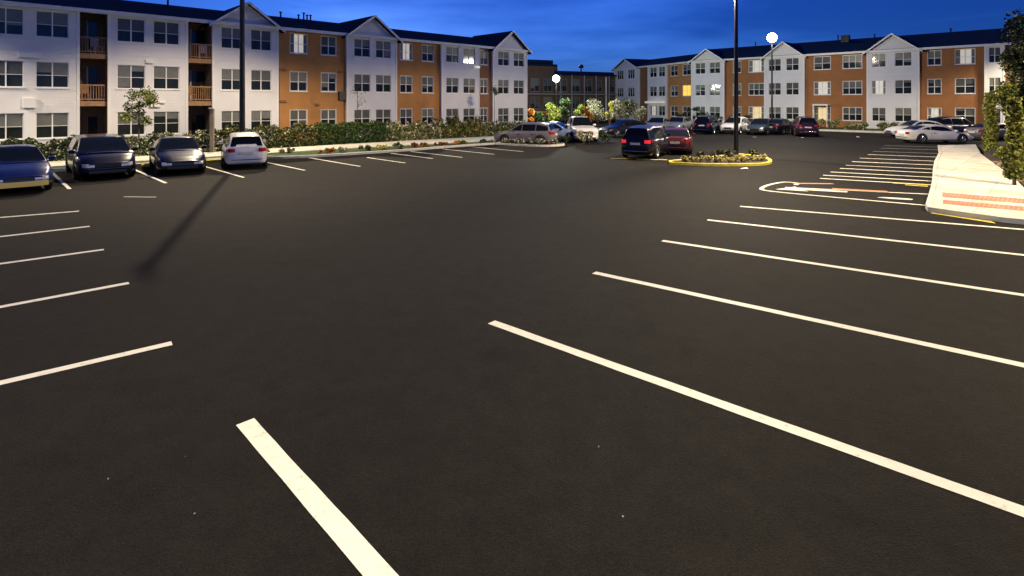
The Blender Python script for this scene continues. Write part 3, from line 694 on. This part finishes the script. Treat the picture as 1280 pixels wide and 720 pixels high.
# wooden post by the second balcony stack
m = MB(); m.box(-.09, .09, -.09, .09, 0, 2.5); pp = m.build('post', mat('weathered_wood', (.22, .19, .13), .8, noise=.2)); pp.location = LP(-30.6, 7.2, .1); tag(pp, 'slim pale wooden post standing by the second balcony stack', 'post')
m = MB(); m.box(-.13, .13, -.13, .13, 2.5, 2.56); c_ = m.build('post_cap', TRIM, pp)

# yellow wheel stops at the heads of the left bays
for i, t in enumerate((-41.7, -39.1, -36.5, -33.85, -31.15)):
    m = MB(); m.box(-.85, .85, -.08, .08, 0, .13); o = bevel(m.build('wheel_stop', YCURB), .03)
    o.location = LP(t, 11.25, 0); o.rotation_euler = (0, 0, math.atan2(UL.y, UL.x))
    tag(o, ['yellow wheel stop at the far left bay', 'yellow wheel stop in front of the blue car', 'yellow wheel stop behind the dark navy hatchback', 'yellow wheel stop behind the dark sedan', 'yellow wheel stop before the white hatchback'][i], 'wheel stop', 'yellow wheel stops')

# ------------------------------------------------------------------ islands
isl = spline([(7.5, 26.15), (9.0, 25.55), (10.6, 25.45), (11.9, 25.8), (12.75, 26.9), (13.25, 28.6), (12.9, 30.2), (11.9, 30.4), (10.9, 29.3), (9.2, 28.0)], 4)
isl = [isl[i] for i in range(len(isl))]
kerbed(isl+[(7.7, 27.0)], YCURB, SOIL, 'yellow_kerb', 'island_soil', .12, .16)
k = 0
for i in range(13):
    f = i/12; x = 8.4+4.1*f; y = 26.35+.5*math.sin(f*2.6)*(-.6)+(.9*f*f)
    bush((x, y+.2, .09), .25, .29, [(LYF, .55), (LC, .3), (LG, .15)], f'pale yellow flower clump, {"first second third fourth fifth sixth seventh eighth ninth tenth eleventh twelfth thirteenth".split()[i]} from the left in the yellow island', 260, .075, 'flower_clump', 'pale clumps in the yellow kerbed island', seed=60+i, cat='flowers')
for i, (x, y) in enumerate(((9.4, 27.4), (10.6, 28.3), (11.4, 28.6), (12.5, 28.6))):
    bush((x, y, .12), .35, .4, [(LD, .6), (LO, .4)], ['dark low shrub at the left of the yellow island', 'dark low shrub behind the island clumps', 'dark low shrub beside the island lamp post', 'dark low shrub at the right end of the yellow island'][i], 260, .09, seed=90+i, group='dark shrubs in the yellow island')

isl2 = spline([(-1.3, 38.4), (.6, 36.9), (2.3, 36.35), (3.5, 37.3), (3.3, 38.2), (.8, 38.9), (-.8, 39.2)], 4)
kerbed(isl2, CURB, SOIL, 'kerb', 'island_soil', .13, .14)
for i in range(9):
    f = i/8; bush((-.5+3.5*f, 37.95-1.05*math.sin(f*2.7)+.2, .1), .28, .4, [(LC, .6), (LG, .2), (LD, .2)], f'cream flower clump under the grey car, {"first second third fourth fifth sixth seventh eighth ninth".split()[i]} from the left', 220, .08, 'flower_clump', 'cream clumps in front of the grey car', seed=110+i, cat='flowers')
bush((5.1, 39.2, 0), .75, .95, [(LC, .5), (LO, .3), (LG, .2)], 'cream flowering shrub in front of the white pickup', 800, .1, seed=130)
bush((3.9, 39.6, 0), .6, .8, [(LD, .8), (LG, .2)], 'dark shrub between the blue white car and the pickup', 500, .1, seed=131)
bush((6.8, 40.9, 0), .6, .8, [(LD, .8), (LG, .2)], 'dark shrub right of the white pickup', 500, .1, seed=132)

# lit planting at the far end of the lot
FP = [(4.6, 60, .8, 2.6, LY, 'yellow green bushy shrub left of the far planting'), (5.6, 58, .7, 3.6, LD, 'dark tree-like shrub beside the yellow green one'),
      (7.2, 58, .6, 2.7, LY, 'narrow lime shrub in the far planting'), (8.1, 59, .5, 2.6, LA, 'orange flowering shrub in the far planting'),
      (9.3, 60, 1.0, 3.0, LC, 'cream blossom shrub, widest of the far planting'), (10.5, 59, .45, 3.3, LYF, 'tall narrow yellow shrub in the far planting'),
      (11.4, 59, .8, 2.8, LC, 'cream blossom shrub right of the tall yellow one'), (13.0, 62, .9, 3.2, LD, 'dark shrub with pale flowers at the far right planting'),
      (14.4, 62, .8, 2.7, LC, 'rightmost cream blossom shrub of the far planting'), (3.0, 60, .9, 2.0, LD, 'dark rounded shrub behind the grey car'), (1.9, 59, .6, 1.9, LA, 'orange shrub behind the grey car roof')]
for i, (x, y, r_, h, mt, lb) in enumerate(FP):
    alt = {LD: LC if i == 7 else LG}.get(mt, LG)
    bush((x*1.13, y*1.13, 0), r_*1.15, h*1.2, [(mt, .72), (alt, .28)], lb, 2600, .14, seed=140+i, fill=.68, group='shrubs at the far end of the lot')
# planting against the right block
RPn = [(-20.5, 2.3), (-18.9, 2.6), (-17.4, 2.2), (-15.6, 1.5), (-13.8, 1.3), (-12.0, 1.6), (-10.2, 1.2), (-8.6, 1.0), (-6.7, 1.1), (-4.4, 1.3), (-3.0, 1.1), (-1.6, 1.0), (-.2, .9), (1.2, 1.0), (2.6, .85)]
wd = 'first second third fourth fifth sixth seventh eighth ninth tenth eleventh twelfth thirteenth fourteenth fifteenth'.split()
for i, (t, h) in enumerate(RPn):
    mts = [(LD, .75), (LG, .25)] if i < 8 else [(LG, .4), (LO, .35), (LC, .25)]
    bush(RP(t, 5.0, .1), .85, h, mts, f'{"dark" if i < 8 else "mixed green"} shrub along the right block, {wd[i]} from the left', 560, .13, seed=170+i, group='shrubs along the right block')
# right edge planting
def column(loc, r_, h, mats, label, n, seed, name='columnar_shrub'):
    b = empty(name, loc); tag(b, label, 'tree', 'columnar evergreens at the right edge')
    def fn(g):
        z = g.uniform(.25, h); a = g.uniform(0, 6.283); rr = r_*(1-.35*(z/h)**3)*(.86+.2*math.sin(a*3+z*2.3)+.1*math.sin(z*7+a))*(g.random()**.3)
        return (rr*math.cos(a), rr*math.sin(a), z)
    leaves('crown', mats, n, fn, .11, b, seed, .8); m = MB(); m.tube((0, 0, 0), (0, 0, h*.85), .06, .02, n=7); m.build('trunk', BARK, b)
column((27.2, 31.2, .1), .36, 3.4, [(LO, .7), (LY, .3)], 'columnar olive evergreen at the far end of the right bed', 2600, 200)
column((17.3, 18.9, .1), .3, 3.0, [(LO, .8), (LG, .2)], 'nearest columnar olive evergreen, cut by the right edge of the photo', 3000, 201)
tree((28.3, 31.4, .1), 4.2, .6, 2.7, [(LY, .35), (LO, .45), (LG, .2)], 'light leafy young tree beside the columnar evergreen', 1300, .12, .07, seed=203, cr=.4)
tree((37.3, 38.8, .1), 9.8, 1.5, 2.8, [(LO, .5), (LD, .5)], 'tall dark tree at the right edge of the photo', 5200, .2, .16, seed=204, cr=.8, nc=38)
tree((32.8, 35.4, .1), 8.3, 1.0, 2.2, [(LO, .25), (LD, .75)], 'dark olive tree in front of the tallest one', 5000, .15, .1, seed=206, cr=.65, nc=30)
bush((24.3, 26.9, .1), .55, .75, [(LY, .6), (LG, .4)], 'yellow green rounded shrub beside the right pavement', 900, .08, seed=207)
bush((26.3, 30.2, .1), .3, .9, [(LY, .6), (LG, .4)], 'small bright shrub at the corner of the right bed', 400, .08, seed=208)
# red and white sign and rocks
sg = empty('sign', (27.6, 30.0, .1), R(-40)); tag(sg, 'small pinkish red board low in the right bed', 'sign')
m = MB(); m.box(-.42, .42, -.03, .03, .25, .68); bevel(m.build('board', mat('sign_red', (.42, .12, .09), .5, noise=.2, noise2=(.6, .45, .4), nscale=7), sg), .01)
for x in (-.3, .3): m = MB(); m.box(x-.03, x+.03, -.028, .028, 0, .248); m.build('leg', TRIM, sg)
for i in range(26):
    f = random.random(); x = 17.3+6.0*f; y = 18.7+8.2*f-.15; x += random.uniform(.1, .7); m = MB(); s = random.uniform(.07, .17)
    ph = [random.uniform(.75, 1.2) for _ in range(24)]; bm = bmesh.new(); bmesh.ops.create_icosphere(bm, subdivisions=1, radius=s)
    for k_, v in enumerate(bm.verts): v.co *= ph[k_ % 24]; v.co.z *= .65
    me = bpy.data.meshes.new('rock'); bm.to_mesh(me); bm.free(); me.materials.append(mat('rock', (.28, .2, .15), .9, noise=.4, nscale=8))
    o = bpy.data.objects.new('rock', me); COL.objects.link(o); o.location = (x, y, .13); tag(o, 'small brown rock on the mulch beside the right pavement', 'rock', 'rocks along the right bed')

# ------------------------------------------------------------------ cars
GLASS = mat('car_glass', (.006, .008, .010), .05, spec=.3)
TYRE = mat('tyre_rubber', (.012, .012, .012), .85); RIM = mat('wheel_alloy', (.45, .45, .46), .3, metal=.9)
BLK = mat('black_plastic', (.012, .012, .013), .5); HLM = mat('headlight_glass', (.6, .61, .63), .08, spec=1, coat=1); TLM = mat('taillight_red', (.42, .008, .012), .12, coat=1)
TLIT = mat('taillight_lit', (.5, .01, .02), .2, emit=(1, .03, .05), estr=.8); CHR = mat('chrome', (.6, .6, .6), .12, metal=1); PLATE = mat('number_plate', (.65, .65, .6), .5)
def lerp(a, b, t): return a+(b-a)*t
def interp(P, x):
    if x <= P[0][0]: return P[0][1]
    for (a, b), (c, d) in zip(P, P[1:]):
        if x <= c:
            t = (x-a)/(c-a); return lerp(b, d, t*t*(3-2*t)*.5+t*.5)
    return P[-1][1]
DKR = mat('black_roof', (.01, .01, .012), .2, coat=1)
KINDS = {  # L, W, profile of shoulder line, cabin profile A B C D, wheel r, wheelbase
 'hatch': dict(L=4.4, W=1.82, sh=[(-2.2, .78), (-2.1, .96), (0, .93), (1.0, .93), (1.9, .80), (2.2, .60)], cab=[(-2.08, .97), (-1.75, 1.42), (-.9, 1.53), (.1, 1.52), (1.15, .95)], r=.33, wb=2.62),
 'suv': dict(L=4.6, W=1.88, sh=[(-2.3, .85), (-2.2, 1.05), (0, 1.02), (1.1, 1.04), (2.0, .95), (2.3, .70)], cab=[(-2.2, 1.06), (-1.95, 1.60), (-1.0, 1.70), (.25, 1.68), (1.1, 1.06)], r=.37, wb=2.7),
 'van': dict(L=4.9, W=1.98, sh=[(-2.45, .85), (-2.35, 1.02), (0, 1.0), (1.4, 1.02), (2.1, .88), (2.45, .62)], cab=[(-2.33, 1.03), (-2.1, 1.48), (-1.0, 1.60), (.6, 1.56), (1.75, 1.0)], r=.34, wb=3.0),
 'sedan': dict(L=4.75, W=1.84, sh=[(-2.37, .72), (-2.25, .98), (-1.4, 1.0), (0, .93), (1.0, .92), (2.0, .78), (2.37, .55)], cab=[(-1.85, .98), (-1.0, 1.36), (-.4, 1.44), (.2, 1.42), (1.2, .93)], r=.33, wb=2.8),
 'coupe': dict(L=4.6, W=1.86, sh=[(-2.3, .70), (-2.15, .92), (-1.2, .96), (0, .86), (.8, .85), (1.8, .72), (2.3, .42)], cab=[(-1.9, .93), (-.9, 1.26), (-.3, 1.34), (.15, 1.31), (1.25, .84)], r=.34, wb=2.75),
 'pickup': dict(L=5.3, W=1.95, sh=[(-2.65, 1.02), (-2.5, 1.1), (-.6, 1.1), (0, 1.1), (1.2, 1.12), (2.3, 1.02), (2.65, .8)], cab=[(-.75, 1.11), (-.6, 1.78), (-.1, 1.84), (.5, 1.82), (1.2, 1.13)], r=.4, wb=3.3),
}
def car(kind, paint, loc, heading, label, roof=None, lower=None, lit_tail=False, group=None):
    K = KINDS[kind]; L_, W_ = K['L'], K['W']; hl = L_/2; r = K['r']; wx = K['wb']/2
    b = empty('parked_car', loc, heading); tag(b, label, 'car', group)
    sh = K['sh']; cab = K['cab']
    def hw(x):  # plan half width, rounded at both ends
        t = abs(x)/hl; return W_/2*(1-.20*max(0, (t-.70)/.30)**2.2-.03*t)
    st = [-hl, -hl+.03, -hl+.10, -hl+.25]+[-hl+.25+(L_-.5)*i/16 for i in range(1, 16)]+[hl-.25, hl-.10, hl-.03, hl]
    def ring(x):
        w = hw(x); z = interp(sh, x); e = min(1, (hl-abs(x))/.12); zb = .2+.10*(1-e); k = .93+.07*e
        w *= k; half = [(w*.80, zb), (w*.93, zb+.04), (w*.985, zb+.16), (w, lerp(zb, z, .55)), (w*.985, z-.13), (w*.94, z-.045), (w*.84, z), (w*.45, z+.025)]
        return [(x, y, q) for y, q in half]+[(x, -y, q) for y, q in reversed(half)]
    me = bpy.data.meshes.new('body'); v = []; f = []
    rs = [ring(x) for x in st]; k = len(rs[0])
    for q in rs: v += q
    for i in range(len(rs)-1):
        for j in range(k): f.append((i*k+j, i*k+(j+1) % k, (i+1)*k+(j+1) % k, (i+1)*k+j))
    f.append(tuple(range(k))); f.append(tuple((len(rs)-1)*k+j for j in reversed(range(k))))
    me.from_pydata(v, [], f); bm = bmesh.new(); bm.from_mesh(me); bmesh.ops.recalc_face_normals(bm, faces=bm.faces); bm.to_mesh(me); bm.free()
    ob = bpy.data.objects.new('body', me); COL.objects.link(ob)
    # cut the wheel arches
    cm = MB()
    for x in (-wx, wx):
        for s in (-1, 1): cm.tube((x, s*(W_/2-.30), r), (x, s*(W_/2+.2), r), r+.055, n=24)
    co = cm.build('cutter', BLK); mod = ob.modifiers.new('cut', 'BOOLEAN'); mod.object = co; mod.operation = 'DIFFERENCE'; mod.solver = 'EXACT'
    bpy.context.view_layer.update(); dg = bpy.context.evaluated_depsgraph_get()
    nm = bpy.data.meshes.new_from_object(ob.evaluated_get(dg)); bpy.data.objects.remove(ob); bpy.data.objects.remove(co)
    nm.name = 'body'
    # cabin loft, joined into the body mesh
    xa, xd = cab[-1][0], cab[0][0]
    def belt(x): return interp(sh, x)-.01
    def topz(x): return max(interp(cab, x), belt(x)+.002)
    wb_ = lambda x: hw(x)*.93
    wr_ = lambda x: hw(x)*.93-(.26 if kind != 'van' else .2)*max(0, (topz(x)-belt(x)))/.6
    def cring(x):
        z = topz(x); zb = belt(x)-.03; a = wb_(x); c = wr_(x); d = min(.09, (z-zb)*.4)
        half = [(a, zb), (lerp(a, c, .5), lerp(zb, z-d, .5)), (c+.01, z-d), (c-.05, z-.02), (c*.55, z+.012), (0, z+.02)]
        return half
    xs = [xd+(xa-xd)*i/26 for i in range(27)]
    v = []; f = []; R_ = []
    for x in xs:
        h = cring(x); R_.append([(x, y, z) for y, z in h]+[(x, -y, z) for y, z in reversed(h[:-1])])
    k = len(R_[0])
    for q in R_: v += q
    for i in range(len(R_)-1):
        for j in range(k-1): f.append((i*k+j, i*k+j+1, (i+1)*k+j+1, (i+1)*k+j))
    cme = bpy.data.meshes.new('c'); cme.from_pydata(v, [], f)
    bm = bmesh.new(); bm.from_mesh(nm); bmesh.ops.triangulate(bm, faces=[q for q in bm.faces if len(q.verts) > 4])
    bm2 = bmesh.new(); bm2.from_mesh(cme); bmesh.ops.recalc_face_normals(bm2, faces=bm2.faces); bm2.to_mesh(cme); bm2.free(); n0 = len(bm.faces)
    bm.from_mesh(cme); bm.faces.ensure_lookup_table()
    for q in bm.faces:
        q.smooth = True; q.material_index = 0
        if roof and q.index >= n0: q.material_index = 1
        if q.calc_center_median().z < (.36 if not lower else .47) and q.index < n0: q.material_index = 2
    bm.to_mesh(nm); bm.free(); nm.materials.clear()
    for q in (paint, roof or paint, lower or BLK): nm.materials.append(q)
    body = bpy.data.objects.new('body', nm); COL.objects.link(body); body.parent = b
    es = body.modifiers.new('e', 'EDGE_SPLIT'); es.split_angle = R(50)
    # glass
    def patch(nmn, grid, mt=GLASS, par=b):
        m = MB()
        for i in range(len(grid)-1):
            for j in range(len(grid[0])-1): m.face([grid[i][j], grid[i][j+1], grid[i+1][j+1], grid[i+1][j]])
        return m.build(nmn, mt, par, smooth=True)
    def across(x0, x1, nm_):
        G = []
        for i in range(9):
            x = lerp(x0, x1, i/8); z = topz(x); h = wr_(x)-.055; dz = (topz(x+.05)-topz(x-.05))/.1; nn = Vector((-dz, 0, 1)).normalized()*.012
            G.append([(x+nn.x, h*s, z-.016*abs(s)+.012+nn.z) for s in (-1, -.75, -.4, 0, .4, .75, 1)])
        patch(nm_, G)
    C_ = cab[3][0]; across(C_+(xa-C_)*.08, C_+(xa-C_)*.93, 'windshield')
    x1 = cab[1][0]; x1 = x1 if kind in ('hatch', 'suv', 'van', 'pickup') else cab[1][0]
    across(lerp(xd, x1, .1), lerp(xd, x1, .95), 'rear_window')
    cuts = {'van': (-1.0, .25), 'pickup': (.2,), 'coupe': (-.75,)}.get(kind, (-.95, .05)); xe = [xd+.22]+list(cuts)+[xa-.2]
    for s in (-1, 1):
        for a_, c_ in zip(xe, xe[1:]):
            G = []
            for i in range(9):
                x = lerp(a_+.03, c_-.03, i/8); z = topz(x); zb = belt(x)+.05; zt = z-.115
                if zt < zb+.01: zt = zb+.005
                row = []
                for j in range(4):
                    zz = lerp(zb, zt, j/3); t = (zz-(belt(x)-.03))/max(.02, (z-.09)-(belt(x)-.03)); row.append((x, s*(lerp(wb_(x), wr_(x)+.01, min(1, t))+.012), zz))
                G.append(row)
            patch('side_window', G)
        m = MB(); m.box(xa-.42, xa-.28, s*(hw(xa)*.95), s*(hw(xa)*.95+.2), belt(xa)+.05, belt(xa)+.19); mi_ = bevel(m.build('mirror', paint, b), .03)
    for s in (-1, 1):
        for x in list(cuts)+[xa-.12]:
            G = [[(x-.008, s*(hw(x)*k_+.006), z_), (x+.008, s*(hw(x)*k_+.006), z_)] for k_, z_ in ((.985, .38), (1.0, lerp(.2, interp(sh, x), .55)), (.987, interp(sh, x)-.13))]
            patch('door_seam', G, BLK)
        for x in list(cuts):
            m = MB(); m.box(x+.10, x+.28, s*(hw(x)*.99), s*(hw(x)*.99+.035), interp(sh, x)-.2, interp(sh, x)-.165); m.build('door_handle', CHR, b)
    # lamps, grille, bumper, plate
    zf = interp(sh, hl-.1); zr = interp(sh, -hl+.1)
    def nose(y, z, front, off=.01):  # x of the rounded end at lateral y
        lo, hi = 0, hl
        for _ in range(18):
            mid = (lo+hi)/2; w = hw(mid)*(.93+.07*min(1, (hl-mid)/.12))
            if abs(y) < w*.99: lo = mid
            else: hi = mid
        return (1 if front else -1)*(lo+off)
    for s in (-1, 1):
        yo = W_/2*.80; yi = W_/2*.42; zc = zf-.10
        G = []
        for i in range(6):
            y = lerp(yi, yo, i/5); x = nose(y, zc, True); G.append([(x-.0, s*y, zc-.09+.02*i/5), (x+.008, s*y, zc-.02), (x-.03, s*y, zc+.05+.012*i/5)])
        patch('headlight', G, HLM)
        zc = zr-.10; G = []
        for i in range(6):
            y = lerp(W_/2*.52, W_/2*.83, i/5); x = nose(y, zc, False); G.append([(x, s*y, zc-.11), (x-.01, s*y, zc), (x, s*y, zc+.06)])
        patch('taillight', G, TLIT if lit_tail else TLM)
        if kind in ('suv', 'van', 'hatch', 'pickup'):   # lamps wrap up the side of the tail
            m = MB(); m.box(-hl+.12, -hl+.36, s*(hw(-hl+.2)*.985), s*(hw(-hl+.2)+.012), zr-.2, zr-.03); m.build('side_marker', TLM, b)
    def bar(nm_, front, y, z0, z1, mt, off=.015):
        G = []
        for i in range(9):
            yy = lerp(-y, y, i/8); x = nose(yy, z0, front, off); G.append([(x, yy, z0), (x+(.006 if front else -.006), yy, (z0+z1)/2), (x, yy, z1)])
        return patch(nm_, G, mt)
    bar('grille', True, W_/2*.38, zf-.2, zf-.05, BLK); bar('bumper_intake', True, W_/2*.6, .26, .38, BLK); bar('bumper_trim', True, W_/2*.62, .43, .45, CHR, .02)
    (bar('bumper', True, W_/2*.8, .24, .41, lower, .04) if lower is CRE else None)  # yellowish lower front bumper, blue car only
    bar('bumper_trim', False, W_/2*.7, .40, .44, CHR if kind != 'coupe' else BLK, .02)
    m = MB(); m.box(-hl-.035, -hl-.012, -.26, .26, zr-.3, zr-.18); m.build('number_plate', PLATE, b)
    for x in (-wx, wx):
        for s in (-1, 1):
            yy = s*(W_/2-.11); m = MB(); m.lathe([(r*.62, -.09), (r*.9, -.105), (r, -.07), (r, .07), (r*.9, .105), (r*.62, .09)], (0, 0, 0), 24, 'y')
            wt = m.build('wheel', TYRE, b, smooth=True); wt.location = (x, yy, r)
            m = MB(); m.lathe([(0, .03), (r*.14, .045), (r*.16, .02)], (0, 0, 0), 12, 'y'); m.lathe([(r*.55, .02), (r*.63, .07), (r*.64, -.05)], (0, 0, 0), 24, 'y')
            for q in range(5):
                a0 = q*2*math.pi/5; m.tube((r*.1*math.cos(a0), .03, r*.1*math.sin(a0)), (r*.58*math.cos(a0), .035, r*.58*math.sin(a0)), .032, .024, n=6)
            m.mi = 1; m.tube((0, -.04, 0), (0, -.02, 0), r*.6, n=20)
            rm = m.build('rim', [RIM, BLK], wt); rm.scale = (1, s, 1)
    return b
def paint(name, col, rough=.3, metal=.1): return mat(name, col, rough, metal=metal, spec=.3, coat=.5)
NAVY = paint('navy_paint', (.0022, .0045, .020)); BLUE = paint('blue_paint', (.005, .016, .10)); DK = paint('black_paint', (.012, .012, .018)); WHT = paint('white_paint', (.72, .72, .70), metal=0)
GREY = paint('grey_paint', (.17, .16, .17)); RED = paint('dark_red_paint', (.06, .010, .009)); PURP = paint('plum_paint', (.035, .009, .028)); SILV = paint('silver_paint', (.4, .42, .45), metal=.6); DGRN = paint('dark_green_paint', (.03, .045, .04)); CRE = paint('yellow_bumper', (.62, .50, .16), metal=0)
hL = math.atan2(NL.y, NL.x)          # nose pointing into the lot
car('sedan', BLUE, LP(-39.15, 14.95), hL+.02, 'blue car at the left edge with a yellowish lower bumper, nose to the lot', lower=CRE)
car('van', NAVY, LP(-36.42, 12.75), hL-.02, 'dark navy people carrier parked nose out, second from the left')
car('sedan', NAVY, LP(-33.75, 13.35), hL-.13, 'dark blue sedan parked nose out between the navy carrier and the white hatchback')
car('hatch', WHT, LP(-30.9, 13.2), hL+math.pi-.26, 'white hatchback backed to the lot beneath the left lamp post', lower=WHT)
car('hatch', GREY, (1.0, 39.0, 0), R(160), 'grey hatchback behind the flower island in the middle distance')
car('sedan', paint('sky_blue_paint', (.22, .30, .48)), (3.3, 42.3, 0), R(-20), 'pale blue and white sedan between the grey hatchback and the pickup', roof=WHT)
car('pickup', WHT, (5.2, 42.8, 0), R(-82), 'white pickup facing the camera behind the cream shrub')
car('sedan', DK, (9.9, 47.6, 0), R(200), 'black sedan beyond the black four by four with lit tail lamps')
car('suv', DK, (7.55, 30.5, 0), R(60), 'black four by four seen from behind beside the yellow island', lit_tail=True)
car('sedan', RED, (9.9, 33.0, 0), R(71), 'dark red car right of the black four by four', lit_tail=False)
HRr = math.atan2(NR.y, NR.x)
car('sedan', SILV, (14.5, 54.5, 0), HRr+.3, 'low silver sedan beyond the roof of the dark red car')
car('sedan', SILV, (17.0, 56.0, 0), HRr+.2, 'silver sedan left of the navy car in the far row')
car('suv', NAVY, (18.7, 52.3, 0), HRr+math.pi+.2, 'navy four by four in the far row left of the island lamp post')
car('hatch', WHT, (21.4, 52.5, 0), HRr+.1, 'white hatchback in the far row behind the island lamp post')
car('sedan', DGRN, (23.2, 50.9, 0), HRr+.1, 'dark green sedan in the far row next to the white hatchback', roof=SILV)
car('sedan', DK, (25.0, 51.3, 0), HRr+math.pi, 'black sedan in the far row beside the far lamp post')
car('suv', PURP, (25.9, 48.7, 0), R(70), 'plum coloured four by four at the right end of the far row')
car('coupe', WHT, (30.9, 40.2, 0), R(-4), 'low white coupe with dark roof, side-on at the end of the right pavement', roof=DKR)
car('sedan', WHT, (34.3, 46.4, 0), R(176), 'white sedan half hidden behind the white coupe')
car('suv', DK, (38.4, 47.6, 0), R(5), 'dark four by four beyond the nose of the white coupe')
car('coupe', GREY, (38.2, 43.2, 0), R(8), 'grey coupe just right of the white one, partly behind trees')

# ------------------------------------------------------------------ balcony furniture and small things
def chair(P, rz, label, mt):
    c = empty('chair', P, rz); tag(c, label, 'chair', 'chairs on the balconies')
    m = MB(); m.box(-.22, .22, -.22, .22, .42, .46); m.build('seat', mt, c)
    m = MB(); m.box(-.22, .22, .19, .23, .46, .95); m.build('backrest', mt, c)
    for x in (-.2, .2):
        for y in (-.2, .2): m = MB(); m.box(x-.02, x+.02, y-.02, y+.02, 0, .42); m.build('leg', mt, c)
aL = math.atan2(UL.y, UL.x)
chair(LP(-35.4, -.7, 3.04), aL, 'dark chair on the middle balcony of the left stack', WOODB)
chair(LP(-34.85, -.6, 5.9), aL+.4, 'pale chair on the top balcony of the left stack', TRIM)
chair(LP(-29.7, -.6, 3.04), aL+.3, 'wooden chair on the middle balcony of the right stack', WOODB)
chair(LP(-29.0, -.6, 5.9), aL-.3, 'pale chair on the top balcony of the right stack', TRIM)
bush(LP(-35.3, -.4, 5.9), .25, .6, [(LG, .6), (LY, .4)], 'potted green plant on the top balcony of the left stack', 200, .08, 'potted_plant', seed=301, cat='plant')
bush(LP(-29.1, -.35, 3.04), .22, 1.3, [(LO, .6), (LY, .4)], 'tall potted plant on the middle balcony of the right stack', 220, .08, 'potted_plant', seed=302, cat='plant')
# litter
for i, (x, y, s) in enumerate(((10.35, 24.5, .16), (29.2, 46.3, .2), (20.3, 46.0, .2), (24.2, 45.6, .2), (-3.2, 4.35, .009), (-2.75, 4.62, .007), (.75, 4.75, .009), (.8, 3.95, .007), (-2.3, 3.98, .007))):
    m = MB(); m.face([(-s, -s*.5, .012), (s*.8, -s*.6, .02), (s, s*.5, .05*min(1, s*8)+.01), (-s*.7, s*.6, .015)]); m.face([(s*.8, -s*.6, .02), (s*1.3, 0, .01), (s, s*.5, .05*min(1, s*8)+.01)])
    o = m.build('litter', TRIM if s > .1 else GALV); o.location = (x, y, 0); o.rotation_euler = (0, 0, i*1.3)
    tag(o, 'scrap of pale litter lying on the asphalt' if s > .1 else 'tiny pale fleck on the near asphalt', 'litter', 'litter on the asphalt' if s > .1 else 'flecks on the near asphalt')
